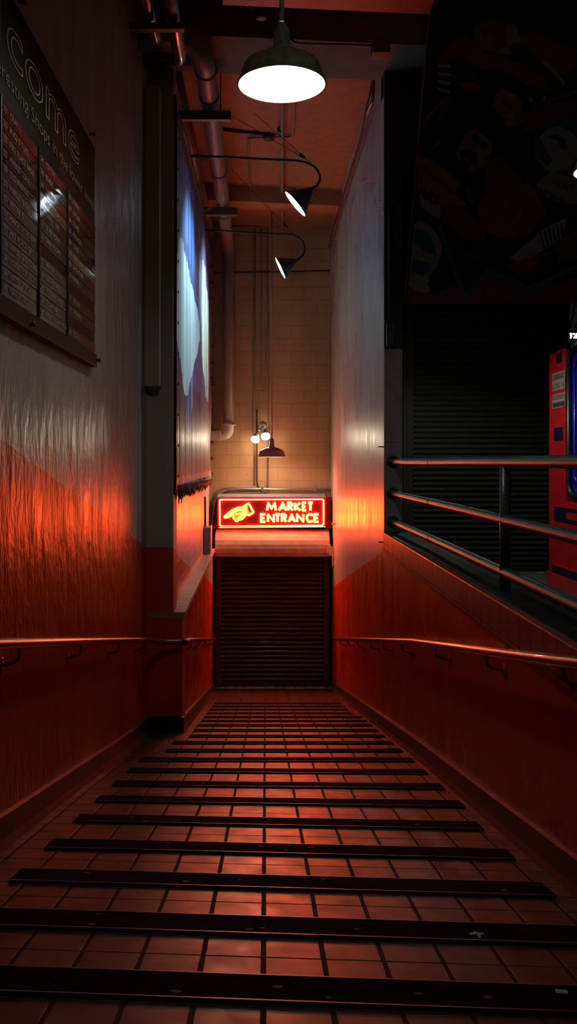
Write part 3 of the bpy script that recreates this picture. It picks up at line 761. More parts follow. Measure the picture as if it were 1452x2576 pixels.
conduit([(.115, 2.5, EYE+3.17), (.12, 5.9, EYE+3.17), (.12, 6.4, EYE+3.30), (.11, 6.9, EYE+3.40), (.12, 7.0, EYE+3.405), (.145, 7.9, EYE+3.40), (.155, 8.1, cz(.15)-.038), (.26, 13.6, cz(.26)-.038), (.262, 13.70, cz(.26)-.06)], .020, 'conduit', 'central conduit running along the ceiling to the back wall', rad=.05)
tag(MB().tube([(.160, 9.55, cz(.16)-.03), (.161, 9.60, cz(.16)-.03)], .034, 'strut_steel', 14).build('conduit_coupling'), 'round coupling on the central ceiling conduit', 'coupling')
conduit([(.28, 7.9, cz(.28)), (.31, 9.85, cz(.31)), (-.20, 9.95, cz(-.2)), (-.21, 11.7, cz(-.2))], .013, 'conduit', 'thin conduit turning across the ceiling behind the near dome lamp')
conduit([(-.47, 9.75, cz(-.47)+.006), (.06, 9.85, cz(.06)+.006)], .018, 'conduit_dark', 'dark conduit leaving the large pipe toward the ceiling box', rad=.02)
t = tag(MB().lathe([(0, .05), (.06, .05), (.066, .03), (.066, -.01)], (.04, 9.88, cz(.04)+.02), 'conduit_dark', 20, axis=(0, 0, -1)).build('ceiling_box'), 'small dark round junction box on the ceiling', 'junction box')
conduit([(.98, 7.9, EYE+3.5), (.985, 8.02, EYE+3.32), (.965, 8.3, EYE+3.30), (.985, 8.6, EYE+3.30), (.99, 13.3, EYE+3.34), (.97, 13.4, EYE+3.30)], .017, 'rail_orange', 'red-lit pipe along the top of the right wall', rad=.05, n=12)
conduit([(.995, 7.95, EYE+3.56), (.995, 9.2, EYE+3.40), (.995, 13.4, EYE+3.43)], .009, 'conduit_dark', 'thin dark cable above the pipe on the right wall')
tag(MB().bbox((.86, 7.0, EYE+3.28), (1.0, 7.13, EYE+3.402), 'strut_steel', .006).build('junction_box'), 'square junction box under the dark beam at the right wall', 'junction box')
conduit([(.20, 7.06, EYE+3.42), (.25, 7.06, EYE+3.38), (.84, 7.06, EYE+3.365), (.93, 7.055, EYE+3.36)], .008, 'conduit_dark', 'thin conduit along the dark beam face')
t = thing('sprinkler_head', (-.03, 6.7, EYE+3.38), 'small round fitting under the dark beam left of the dome lamp', 'ceiling fitting')
MB().lathe([(0, 0), (.045, .0), (.05, .03), (.05, .07), (.02, .08)], (-.03, 6.7, EYE+3.40), 'strut_steel', 18).build('fitting_body', t)
MB().tube(rounded([(-.22, 5.9, EYE+3.17), (-.20, 6.5, EYE+3.42), (-.05, 6.68, EYE+3.45)], .06), .010, 'conduit_dark', 8).build('feed_pipe', t)

# back wall services
by = YB-.022
def bw(px, py, d=0): p = at(px, py, by-d); return p
conduit([bw(641, 575), bw(641, 1222)], .014, 'conduit', 'vertical conduit on the block wall left of the floodlight', n=10)
conduit([bw(657, 575), bw(657, 1062)], .010, 'conduit', 'thin vertical conduit down to the floodlight')
conduit([bw(673, 575, .0), bw(673, 1236)], .012, 'conduit', 'vertical conduit on the block wall right of the floodlight', n=10)
conduit([bw(646.5, 1030), bw(646.5, 1215), bw(652, 1232), bw(668, 1243), bw(700, 1246, .15)], .008, 'rope_black', 'black cable down the block wall into the sign', rad=.08)
conduit([bw(536, 683, .0), bw(545, 686), bw(830, 681)], .011, 'conduit_dark', 'horizontal conduit across the upper block wall')
conduit([bw(540, 1300), bw(538, 1262), bw(545, 1232), bw(570, 1226), bw(640, 1225), bw(642, 1222)], .011, 'conduit', 'pale thin conduit looping beside the sign', rad=.10)
conduit([bw(836, 1231, .03), bw(700, 1231, .03), bw(585, 1229, .03), bw(556, 1236, .03), bw(541, 1262, .05), bw(536, 1295, .12), bw(534, 1315, .18), bw(528, 1330, .2)], .018, 'conduit_steel', 'flexible steel conduit looping over the sign to the left', rad=.12, n=12)
conduit([bw(673, 1238, .01), bw(600, 1240, .01), bw(560, 1242, .01)], .009, 'conduit', 'thin conduit running just over the sign cabinet')
tag(MB().bbox(tuple(bw(636, 1230, .01)), tuple(bw(646, 1222, -.01)), 'conduit', .004).build('conduit_elbow'), 'conduit elbow fitting above the sign', 'conduit')
for i, (px, lab) in enumerate(((660, 'steel conduit strap above the sign, under the floodlight'), (793, 'steel conduit strap above the sign, toward the right wall'))):
    tag(MB().bbox(tuple(bw(px-3, 1235, .05)), tuple(bw(px+3, 1222, .03)), 'conduit_steel', .004).build('conduit_strap'), lab, 'strap')
conduit([bw(560, 640, .02), bw(590, 640, .02)], .02, 'conduit_dark', 'dark fitting at the top of the drop pipe')
t = thing('drain_pipe', tuple(bw(578, 1075)), 'white pipe elbow with a flange turning left on the block wall', 'pipe')
MB().tube(rounded([(-.57, 13.60, EYE+.62), (-.57, 13.60, EYE+.42), (-.95, 13.60, EYE+.40)], .13, 8), .078, 'hood_paint', 24).build('elbow', t)
MB().lathe([(.08, 0), (.105, 0), (.105, .02), (.08, .02)], (-.57, 13.60, EYE+.565), 'hood_paint', 24).build('flange', t)
MB().tube([(-.72, 13.60, EYE+.415), (-.69, 13.60, EYE+.415)], .088, 'hood_paint', 24).build('clamp', t)
for a in (-1, 1): MB().lathe([(0, .02), (.012, .02), (.012, 0)], (-.57+a*.085, 13.55, EYE+.585), 'conduit_steel', 8).build('bolt', t)
tag(MB().tube(arc((-.79, 13.0, EYE+1.165), .025, 0, 2*PI, 16, (1, 0, 0), (0, 0, 1)), .006, 'rope_black', 6).build('eye_ring'), 'small iron ring at the far edge of the banner', 'ring')
t = thing('electrical_box', tuple(at(515, 1398, 12.0)), 'grey metal electrical box on the left wall before the sign', 'electrical box')
MB().bbox((-.846, 12.0, EYE-1.262), (-.765, 12.30, EYE-.90), 'box_grey', .006).build('enclosure', t)
MB().bbox((-.765, 11.99, EYE-1.261), (-.750, 12.31, EYE-.89), 'box_grey', .004).build('door', t)
conduit([(-.835, 12.12, EYE-.9), (-.835, 12.12, EYE-.48)], .014, 'conduit_dark', 'short dark conduit rising from the grey electrical box')

# column end face: control box and conduit
t = thing('control_box', (1.06, YE-.02, EYE+1.0), 'small dark push-button box on the right column', 'control box')
MB().bbox((1.045, YE-.055, EYE+1.0), (1.115, YE-.012, EYE+1.195), 'plate_dark', .006).build('enclosure', t)
for dz, mt, lb in ((.155, 'plate_dark', None), (.105, 'button_amber', 'amber button'), (.05, 'button_red', 'red button')):
    o = MB().lathe([(0, .012), (.009, .012), (.011, .004), (.011, 0)], (1.083, YE-.055, EYE+1.0+dz), mt, 18, axis=(0, -1, 0)).build('button', t)
    if lb: o['label'] = lb
MB().tube([(1.05, YE-.03, EYE+.992), (1.10, YE-.03, EYE+.992)], .008, 'black_metal', 8).build('lower_hinge', t)
conduit([(1.072, YE-.03, EYE+1.195), (1.068, YE-.03, EYE+3.1)], .009, 'strut_steel', 'slim conduit rising from the push-button box', n=10)
conduit([(1.10, YE-.03, EYE+1.9), (1.10, YE-.03, EYE+2.25), (1.30, YE-.03, EYE+2.32)], .012, 'rope_black', 'black cable bending from the column toward the painted board', rad=.1)
for (z, lab) in ((.13, 'small iron hook at the wall corner just above the railing'), (-.70, 'small iron hook at the wall corner below the curb top')):
    tag(MB().tube([(XR, YE+.03, EYE+z), (XR-.03, YE+.02, EYE+z+.003), (XR-.045, YE+.02, EYE+z)], .006, 'rope_black', 6).build('hook'), lab, 'hook')

# ------------------------------------------------------------------ landing shutter
d2 = thing('door_2', (2.7, SY, 2.14), 'closed dark green rolling shutter on the landing', 'shutter', kind='structure')
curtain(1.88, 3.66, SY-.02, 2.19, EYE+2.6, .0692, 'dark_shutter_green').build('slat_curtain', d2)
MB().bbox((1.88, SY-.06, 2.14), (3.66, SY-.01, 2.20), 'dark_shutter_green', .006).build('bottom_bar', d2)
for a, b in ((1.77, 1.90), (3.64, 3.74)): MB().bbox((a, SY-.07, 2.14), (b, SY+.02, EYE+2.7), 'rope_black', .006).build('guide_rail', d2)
def on_floor(px, py, w, d, h, mat, name, label):
    Y = 1.41*F/(py-HY); x = (px-HX)*Y/F
    return tag(MB().bbox((x-w/2, Y-d/2, 2.141), (x+w/2, Y+d/2, 2.141+h), mat, .012).build(name), label, 'litter')
on_floor(1309, 1436, .13, .08, .045, 'box_grey', 'plastic_tray', 'pale grey tray at the foot of the landing shutter')
on_floor(1360, 1445, .10, .06, .03, 'paper_tan', 'card_piece', 'tan card piece at the foot of the landing shutter')

# ------------------------------------------------------------------ baler with blue door
BX = 3.26; b0, b1 = 8.3, 10.07
t = thing('cardboard_baler', (3.8, 9.3, 2.14), 'tall red cardboard baler with a blue door at the right edge', 'baler')
m = MB()
yd0, yd1 = 8.3, 9.52            # door opening along Y
zt_ = EYE+1.25; zdo = EYE-.43
m.bbox((BX, yd1, 2.16), (4.4, b1, zt_), 'machine_red', .03)
m.bbox((BX, b0, 2.16), (4.4, yd1+.01, zdo), 'machine_red', .02)
m.bbox((BX+.10, b0, zdo-.02), (4.4, yd1+.01, zt_-.05), 'machine_navy', .02)
m.build('body', t)
def recess(y0, y1, z0, z1, nm='recess'):
    q = MB(); q.box((BX-.006, y0, z0), (BX+.001, y1, z1), 'machine_navy'); q.box((BX-.014, y0, z1), (BX+.001, y1, z1+.015), 'machine_red')
    return q.build(nm, t)
recess(9.62, 9.78, EYE+1.10, EYE+1.20); recess(9.58, 9.86, EYE+.24, EYE+.38)
recess(8.4, 9.86, EYE-.66, EYE-.50); recess(8.4, 9.93, EYE-1.33, EYE-1.16)
q = MB(); q.bbox((BX-.012, 8.6, EYE-.62), (BX-.004, 9.45, EYE-.545), 'machine_red', .01); q.build('rib', t)
q = MB(); q.bbox((BX-.02, b0, 2.14), (4.4, b1+.02, 2.30), 'machine_red', .01); q.build('plinth', t)
dr = MB()
def rrect(y0, y1, z0, z1, r, n=8):
    P = []
    for cy, cz, a in ((y1-r, z1-r, 0), (y0+r, z1-r, PI/2), (y0+r, z0+r, PI), (y1-r, z0+r, 1.5*PI)):
        for k in range(n+1): P.append((cy+r*math.cos(a+PI/2*k/n), cz+r*math.sin(a+PI/2*k/n)))
    return P
P1 = rrect(8.1, 9.47, EYE-.37, EYE+1.20, .16)
dr.tube([(BX+.03, y, z) for y, z in P1]+[(BX+.03, *P1[0])], .03, 'machine_navy', 10)
dr.prism([(BX+.05, y, z) for y, z in rrect(8.1, 9.44, EYE-.34, EYE+1.17, .14)], (.04, 0, 0), 'machine_blue')
do = dr.build('door', t)
P2 = rrect(8.15, 9.33, EYE-.22, EYE+1.10, .1)
MB().tube([(BX+.045, y, z) for y, z in P2]+[(BX+.045, *P2[0])], .02, 'machine_blue', 8).build('door_rib', do)
MB().box((BX+.040, 8.7, EYE-.22), (BX+.049, 9.22, EYE-.03), 'sticker_grey').build('notice_plate', do)
q = MB()
for k, z in enumerate((.345, .385)): q.box((BX+.046, 8.8, EYE+z), (BX+.0495, 9.2, EYE+z+.010), 'sticker_grey')
q.build('printed_lines', do)
MB().box((BX+.03, 8.8, EYE+.19), (BX+.049, 9.22, EYE+.25), 'machine_navy').build('door_slot', do)
def sticker(y0, y1, z0, z1, lines):
    q = MB(); q.box((BX-.004, y0, z0), (BX-.0005, y1, z1), 'sticker'); o = q.build('sticker', t); n = len(lines); h = (z1-z0)/n
    q = MB()
    for i, s_ in enumerate(lines):
        # face looks toward -X, so the lettering runs from far to near
        q.text(s_, lambda u, v, w: Vector((BX-.0052-w, y1-(u-y0), v)), 'sticker_ink', y0+.02, y1-.02, z1-h*(i+.82), z1-h*(i+.2), .0005)
    q.build('printed_text', o)
sticker(9.50, 9.93, EYE+.80, EYE+1.0, ['CARDBOARD', '& ONLY &'])
sticker(9.50, 9.93, EYE+.60, EYE+.76, ['FLATTEN BOXES', ' - '])
MB().tube(rounded([(BX+.10, 9.46, zt_-.02), (BX+.10, 9.40, zt_+.05), (BX+.30, 9.2, zt_+.02)], .04), .018, 'sticker_grey', 8).build('handle', t)

# chains
def chain(a, b, label):
    a, b = Vector(a), Vector(b); n = int((b-a).length/.044); m = MB(); d = (b-a).normalized()
    for i in range(n):
        c = a.lerp(b, (i+.5)/n); side = d.cross(Vector((0, 1, 0))).normalized() if i % 2 == 0 else Vector((0, 1, 0))
        pts = [c+d*(.030*math.cos(2*PI*k/12))+side*(.015*math.sin(2*PI*k/12)) for k in range(12)]
        m.tube(pts, .0045, 'black_metal', 6, closed=True)
    tag(m.build('chain'), label, 'chain', 'chains over the baler')
chain(at(1534, 342, 9.8), at(1425, 872, 9.7), 'black hanging chain over the baler, left one')
chain(at(1620, 318, 9.6), at(1433, 873, 9.5), 'black hanging chain over the baler, right one reaching the machine')
t = thing('ceiling_light', tuple(at(1470, 840, 13.0)), 'glowing tube light in the room beyond the landing', 'ceiling light')
p0 = at(1431, 844, 13.0)
MB().bbox((p0.x, 13.0, p0.z-.03), (p0.x+1.2, 13.12, p0.z+.035), 'tube_far_room', .02).build('light_diffuser', t)
MB().bbox((p0.x-.02, 12.98, p0.z+.035), (p0.x+1.22, 13.14, p0.z+.06), 'box_grey', .004).build('fixture_housing', t)
MB().tube([(p0.x+.4, 13.06, p0.z+.05), (p0.x+.4, 13.06, TOP)], .006, 'box_grey', 6).build('hanger_rod', t)

# ------------------------------------------------------------------ painted banner on the left wall
Xb = lambda Y: -.752-.052*(Y-7.45)/5.4
Y0, Y1, Z0, Z1 = 7.45, 12.85, EYE-.30, EYE+3.07
t = thing('mural_banner', (-.77, 7.45, Z0), 'tall painted vinyl banner laced to a frame on the left wall', 'banner')
def inside(p, poly):
    x, y = p; c = False; n = len(poly)
    for i in range(n):
        x1_, y1_ = poly[i]; x2, y2 = poly[i-1]
        if (y1_ > y) != (y2 > y) and x < (x2-x1_)*(y-y1_)/(y2-y1_)+x1_: c = not c
    return c
leaf1 = [(7.46, 1.05), (7.46, 1.75), (7.72, 2.0), (8.05, 2.03), (8.5, 1.93), (9.2, 1.83), (9.9, 1.74), (10.4, 1.66), (10.42, 1.45), (9.7, 1.14), (9.1, .9), (8.6, .66), (8.3, .63), (8.0, .72), (7.75, .88)]
leaf2 = [(10.55, 1.9), (10.75, 2.3), (11.05, 2.55), (11.5, 2.5), (12.2, 2.2), (12.6, 1.7), (12.5, 1.2), (12.1, .8), (11.5, .9), (11.0, 1.2), (10.65, 1.5)]
tail = [(8.35, .62), (8.75, .95), (9.5, .95), (8.9, .35), (8.55, .25), (8.45, .45)]
band = [(7.45, 2.45), (8.0, 2.2), (9.2, 2.0), (10.6, 1.78), (10.6, 1.62), (10.42, 1.66), (9.3, 1.86), (8.05, 2.05), (7.45, 1.95)]
def paint(Y, z):
    s = math.sin(Y*41+3*math.sin(Y*13))*.5+math.sin(Y*97+1.3)*.5; s2 = math.sin(Y*23+z*.6)
    if inside((Y, z), leaf1): c = (.66, .80, .80) if s < .55 else (.30, .42, .45)
    elif inside((Y, z), leaf2): c = (.72, .72, .56) if s2 < .3 else (.20, .32, .26)
    elif inside((Y, z), tail): c = (.10, .09, .30) if s > -.2 else (.42, .45, .52)
    elif inside((Y, z), band): c = (.10, .12, .32)
    elif z > 2.0+.25*math.sin(Y*2): 
        c = (.12, .27, .55) if (s > .1 and z < 2.9 and Y < 10.0) else (.07, .08, .25)
        if z > 2.86: c = (.06, .045, .10)
        if Y > 9.9: c = (.16, .12, .22) if s < .3 else (.09, .07, .15)
    elif z > .8: c = (.16, .11, .20) if s < .3 else (.11, .07, .14)
    else:
        c = (.13, .06, .08) if s < .1 else (.19, .11, .12)
        if s > .78: c = (.33, .28, .28)
        if s < -.86: c = (.02, .015, .015)
    if -.20 < z-.0 < -.13+.02*s: c = (.42, .25, .24)
    elif z <= -.20: c = (.055, .02, .02)
    k = 1+.12*math.sin(Y*140+z*2)+.06*math.sin(Y*310+z)
    return (*[max(0, q*k) for q in c], 1)
ny, nz = 330, 230
vs = []; cols = []
for i in range(ny+1):
    Y = Y0+(Y1-Y0)*i/ny
    for j in range(nz+1):
        zr = -.30+(3.37)*j/nz
        lo = .0
        if j == 0: zr += .028*math.sin(Y*38)+.02*math.sin(Y*71+1)
        fold = .005*math.sin(Y*9+.5*math.sin(zr*2))+.0016*math.sin(Y*31+zr)+.0012*math.sin(Y*67)
        fold *= 1 if zr > -.15 else 1+(-.15-zr)*18
        fold += .010*math.sin(zr*5+Y*.8)*math.exp(-((Y-Y1)/.5)**2)
        vs.append((Xb(Y)+fold, Y, EYE+zr)); cols.append(paint(Y, zr))
fs = [(i*(nz+1)+j, (i+1)*(nz+1)+j, (i+1)*(nz+1)+j+1, i*(nz+1)+j+1) for i in range(ny) for j in range(nz)]
m_, nt, b = nodes('banner_paint')
va = N(nt, 'ShaderNodeVertexColor', layer_name='paint'); nt.links.new(va.outputs['Color'], b.inputs['Base Color'])
b.inputs['Roughness'].default_value = .46; b.inputs['Specular IOR Level'].default_value = .35; b.inputs['Coat Weight'].default_value = .06; b.inputs['Coat Roughness'].default_value = .2
bump(nt, b, noise(nt, (8, 30, 1.2), 1, 4), .25, .01)
mb = MB(); mb.add(vs, fs, 'banner_paint', True); bo = mb.build('canvas', t)
ca = bo.data.color_attributes.new('paint', 'FLOAT_COLOR', 'POINT'); ca.data.foreach_set('color', [q for c in cols for q in c])
fr = MB()
fr.bbox((-.835, 7.36, Z0+.02), (-.775, 7.44, Z1+.02), 'black_metal', .005)
fr.bbox((-.79, 7.40, Z1-.01), (-.755, 12.9, Z1+.04), 'black_metal', .005)
fr.bbox((-.86, 12.84, Z0+.05), (-.82, 12.92, Z1+.04), 'black_metal', .005)
fr.build('frame', t)
hm = MB()
for i in range(58):                           # torn hem folds
    y = Y0+(Y1-Y0)*(i+.5)/58; l = R.uniform(.04, .10); x = Xb(y)+.006
    hm.tube([(x, y, Z0+.10), (x+.008, y+.005, Z0+.04), (x+R.uniform(-.004, .010), y+R.uniform(-.015, .015), Z0-l+.03)], [.006, .010, .003], 'banner_hem', 6)
tag(hm.build('torn_hem', t), kind='stuff')
for k in range(12):                           # lacing loops down the near edge
    z = Z0+.18+k*.262; l = MB(); x = Xb(7.46)
    l.tube([(x-.01, 7.47, z), (x-.03, 7.43, z+.07), (-.79, 7.36, z+.14), (-.80, 7.355, z+.2), (x-.01, 7.46, z+.255)], .0035, 'rope_black', 6)
    l.lathe([(0, .008), (.012, .006), (.014, 0)], (x+.004, 7.475, z), 'rope_black', 10, axis=(1, 0, 0)); l.build('lacing', t)
for k in range(14):
    z = Z0+.12+k*.235; l = MB(); x = Xb(12.84)
    l.tube(arc((x+.015, 12.86, z), .018, 0, 2*PI, 10, (1, 0, 0), (0, 0, 1)), .006, 'rope_black', 6); l.build('tie', t)

# ------------------------------------------------------------------ directory board
t = thing('directory_board', (XL+.02, 4.93, EYE+.54), 'Welcome directory board listing shops on the near left wall', 'directory board')
bx = -.965
m = MB(); m.bbox((XL+.012, 1.7, EYE+.60), (bx, 4.94, EYE+1.775), 'board_maroon', .006)
m.prism([(bx, 1.7, EYE+1.33), (bx, 4.1, EYE+1.33), (bx, 3.75, EYE+1.772), (bx, 1.7, EYE+1.772)], (.0006, 0, 0), 'board_black'); m.build('backboard', t)
MB().bbox((XL+.010, 1.7, EYE+.535), (bx+.012, 4.95, EYE+.607), 'board_brown', .004).build('bottom_rail', t)
fx = lambda u, v, w: Vector((bx+.003+w, u, v))
ln = MB()
ln.text('come', fx, 'letter_cream', 3.25, 4.51, EYE+1.515, EYE+1.655, .001, outline=.010)
ln.text('Wel', fx, 'letter_cream', 2.10, 3.17, EYE+1.515, EYE+1.745, .001, outline=.010)
lo_ = ln.build('heading_outline', t); lo_['label'] = 'outlined heading letters'
ln = MB(); ln.text('Interesting Shops in the lower level', fx, 'letter_gold', 2.98, 4.88, EYE+1.385, EYE+1.465, .001); ln.build('subheading_text', t)
cols4 = [(2.64, 3.16), (3.17, 3.69), (3.70, 4.23), (4.24, 4.93)]
cols4 = [(2.64, 3.155), (3.175, 3.69), (3.71, 4.225), (4.245, 4.925)]
names = [['GOLDEN AGE', 'OLD SEATTLE', 'PAPERWORKS', 'HANDS OF THE', 'WORLD', 'GREAT WIND', 'KITES', 'CHARLOTTES', 'WEB', 'CARDS', 'GOURD', 'LOCKSMITH', 'MARKET OPTICAL'],
         ['CRAFTS', 'RUGS & TOYS', 'PIKE PLACE BAGS', 'MARKET COINS', 'OLD FRIENDS', 'MARKET MAGIC', 'MISTER D', 'MARCH OF THE WEST', 'PIKE PLACE GIFT', 'ANIMAL GIFTS & GLASS', 'LIONHEART BOOKS & RECORDS', 'HOUSE OF JADE', 'MARKET CANDY'],
         ['POTTERY', 'BEADS', 'RAINBOW', 'THE CANDLE', 'FAMILY TIES', 'SILVER HORN', 'DAILY FLIGHT', '', 'JEWELRY STUDIO', 'ALIBI ROOM', 'PARISIAN CAFE', 'TEA HOUSE', 'Polish Pottery Place'],
         ['ROBINS', 'LEATHER', 'STONES', 'WOODWORKS', 'COMICS', 'ORANGE DOOR', 'SHOE REPAIR', 'BARBER', '', 'WEAVERS', 'SUNSHINE', '', 'TICKETS']]
for ci, (ya, yb) in enumerate(cols4):
    zt2 = EYE+1.325; ph = (zt2-EYE-.612)/13
    for r_ in range(13):
        za = zt2-(r_+1)*ph; zb_ = za+ph-.003; s_ = names[ci][r_]
        if not s_: continue
        m = MB(); tl = R.uniform(-.0015, .0015); o_ = .004+R.uniform(0, .0015)
        mt = 'panel_yellow' if (ci, r_) in ((2, 3), (3, 5)) else 'panel_gloss'
        m.add([(bx+.001, ya, za), (bx+.001, yb, za), (bx+.001, yb, zb_), (bx+.001, ya, zb_), (bx+o_+tl, ya, za), (bx+o_-tl, yb, za), (bx+o_-tl*.5, yb, zb_), (bx+o_+tl*.5, ya, zb_)],
              [(4,5,6,7),(0,1,5,4),(1,2,6,5),(2,3,7,6),(3,0,4,7)], mt)
        po = m.build('listing_panel', t); tx = MB()
        f2 = lambda u, v, w: Vector((bx+.0078+w, u, v))
        L = min(yb-ya-.13, .021*len(s_)+.02)
        if ci > 0: tx.text(str(300+ci*20+r_*2+1), f2, 'letter_panel', ya+.02, ya+.065, za+.016, za+.040, .0003)
        tx.text(s_, f2, 'letter_panel', ya+.10, ya+.10+L, za+.016, za+.040, .0003)
        tx.build('shop_name', po)
for ya in (3.165, 3.70, 4.235):
    MB().bbox((bx, ya-.006, EYE+.607), (bx+.011, ya+.006, EYE+1.33), 'plate_dark', .002).build('divider_strip', t)
for y, z in ((4.80, 1.80), (3.42, 1.80), (3.55, .56), (4.95, .575)):
    MB().lathe([(0, .03), (.012, .03), (.014, .022), (.008, .02), (.008, 0)], (bx, y, EYE+z), 'black_metal', 10, axis=(1, 0, 0)).build('bolt', t)

# ------------------------------------------------------------------ painted board over the landing shutter
K = .595
def sp(px, py, lift=0.0):
    tt = (HY-py)/F; Y = (8.2+1.5*K)/(1+K*tt); p = at(px, py, Y)
    nv = Vector((0, -1, -K)).normalized(); return p+nv*lift
simple('art_black', (.010, .010, .009), .5); simple('art_red', (.20, .035, .018), .5); simple('art_ochre', (.24, .095, .025), .5)
simple('art_blue', (.015, .11, .19), .5); simple('art_pale', (.30, .28, .27), .5); simple('art_dgreen', (.03, .05, .03), .5)
simple('art_stripe', (.14, .02, .015), .5); simple('art_cream', (.26, .21, .14), .5); simple('art_brown', (.13, .045, .018), .5); simple('art_skin', (.26, .12, .09), .5)
simple('board_edge', (.35, .10, .04), .5)
t = thing('painted_board', tuple(sp(1020, 760)), 'large tilted painted collage board above the landing shutter', 'painted board')
bd = MB(); XE = 1.312
ql, qt = sp(1020, 760), sp(1085, -40)
A = Vector((XE, ql.y, ql.z)); B = Vector((4.6, ql.y, ql.z)); C_ = Vector((4.6, qt.y, qt.z)); D_ = Vector((XE, qt.y, qt.z))
nv = Vector((0, -1, -K)).normalized()
bd.prism([A, B, C_, D_], -nv*.035, 'art_black'); bo = bd.build('panel', t)
bd = MB(); e = Vector((.012, 0, 0))
bd.prism([A-e+nv*.002, A+nv*.002, D_+nv*.002, D_-e+nv*.002], -nv*.04, 'board_edge'); bd.build('edge_strip', t)
layer = [0]
ar = MB()
def shape(pts, mat):
    layer[0] += 1; l = .0008+.00035*layer[0]
    ar.add([sp(x, y, l) for x, y in pts], [tuple(range(len(pts)))], mat)
def blob(cx, cy, rx, ry, mat, rot=0, n=18, w=.06, seed=1):
    q = random.Random(seed+layer[0]); P = []
    for k in range(n):
        a = 2*PI*k/n; r = 1+q.uniform(-w, w); x, y = rx*r*math.cos(a), ry*r*math.sin(a)
        P.append((cx+x*math.cos(rot)-y*math.sin(rot), cy+x*math.sin(rot)+y*math.cos(rot)))
    shape(P, mat)
Zs = lambda ox, oy, s, L: [(ox+x/s, oy+y/s) for x, y in L]
up = lambda L: Zs(1000, 0, 3.2124, L); dn = lambda L: Zs(1000, 380, 3.2124, L)
shape(up([(310, 520), (370, 430), (450, 330), (520, 280), (620, 340), (700, 430), (860, 460), (1040, 520), (1180, 640), (1230, 730), (1060, 700), (900, 600), (760, 560), (650, 560), (470, 510)]), 'art_red')
shape(up([(900, 350), (1080, 245), (1440, 400), (1440, 520), (1380, 620), (1180, 520), (1050, 460)]), 'art_red')
blob(1000+745/3.2, 285/3.2, 44, 42, 'art_red'); blob(1000+720/3.2, 325/3.2, 21, 20, 'art_skin'); blob(1000+705/3.2, 265/3.2, 7, 8, 'art_black')
shape(up([(880, 200), (950, 190), (1000, 330), (930, 400), (930, 450), (780, 425), (880, 370)]), 'art_cream')
shape(up([(890, 390), (950, 340), (1050, 370), (1120, 450), (1210, 560), (1190, 640), (1080, 560), (980, 470)]), 'art_dgreen')
for k in range(6): blob(1000+(1200+k*25)/3.2, (510+28*k)/3.2, 12, 5, 'art_pale', rot=.3+.15*k)
for k in range(5): blob(1000+(1075+35*k)/3.2, (800+ (k % 3)*50)/3.2, 9, 5, 'art_pale', rot=1.0+.2*k)
for k in range(7):
    a = -.3+.22*k; x, y = 640, 600
    shape(up([(x, y), (x-260*math.cos(a), y-200*math.sin(a)-20), (x-265*math.cos(a), y-200*math.sin(a)+18), (x+10, y+30)]), 'art_dgreen')
for k in range(4): shape(up([(320, 520+k*60), (420, 520+k*70), (430, 545+k*70), (325, 550+k*60)]), 'art_pale')
shape(up([(480, 660), (620, 660), (690, 700), (640, 750), (540, 740)]), 'art_red')
shape(up([(780, 760), (850, 715), (960, 760), (1010, 840), (1000, 1000), (900, 1030), (800, 960), (745, 890)]), 'art_ochre')
shape(up([(845, 810), (870, 800), (930, 850), (925, 880), (850, 840)]), 'art_black')
for x, y in ((915, 770), (912, 930), (910, 985)): blob(1000+x/3.2, y/3.2, 10, 7, 'art_cream')
shape(up([(360, 780), (440, 800), (400, 900), (350, 990), (320, 970)]), 'art_brown')
for a in ((205, 970, 375, 780), (270, 1190, 540, 960), (560, 900, 700, 860)):
    x, y, x2, y2 = a; shape(up([(x, y), (x2, y2), (x2+14, y2+12), (x+14, y+18)]), 'art_ochre')
shape(up([(1000, 900), (1440, 780), (1452, 940), (1010, 1080)]), 'art_brown')
shape(up([(1060, 860), (1450, 720), (1450, 750), (1080, 880)]), 'art_blue')
shape(up([(1180, 1010), (1450, 950), (1452, 1285), (1240, 1100)]), 'art_blue')
# portrait of a moustached man with a painted nose
shape(up([(360, 980), (520, 900), (760, 870), (860, 960), (880, 1100), (840, 1300), (400, 1300), (350, 1150)]), 'art_black')
shape(up([(540, 1080), (620, 1040), (680, 1080), (760, 1150), (760, 1210), (700, 1330), (600, 1400), (500, 1340), (470, 1230)]), 'art_skin')
blob(1000+625/3.2, 1100/3.2, 11, 9, 'art_black', rot=.3); blob(1000+695/3.2, 1165/3.2, 10, 8, 'art_black', rot=.3)
shape(up([(650, 1110), (685, 1120), (625, 1215), (590, 1195)]), 'art_blue')
shape(up([(490, 1220), (560, 1195), (640, 1240), (640, 1290), (560, 1270), (500, 1260)]), 'art_black')
shape(dn([(500, 60), (640, 50), (640, 120), (560, 150), (500, 120)]), 'art_black')
shape(dn([(540, 60), (560, 70), (640, 150), (600, 150)]), 'art_skin')
blob(1400, 375, 54, 56, 'art_pale', w=.05)
shape([(1340, 345), (1362, 350), (1372, 380), (1390, 400), (1375, 418), (1350, 395)], 'art_blue'); shape([(1375, 345), (1400, 335), (1422, 350), (1425, 375), (1410, 372), (1400, 352)], 'art_blue')
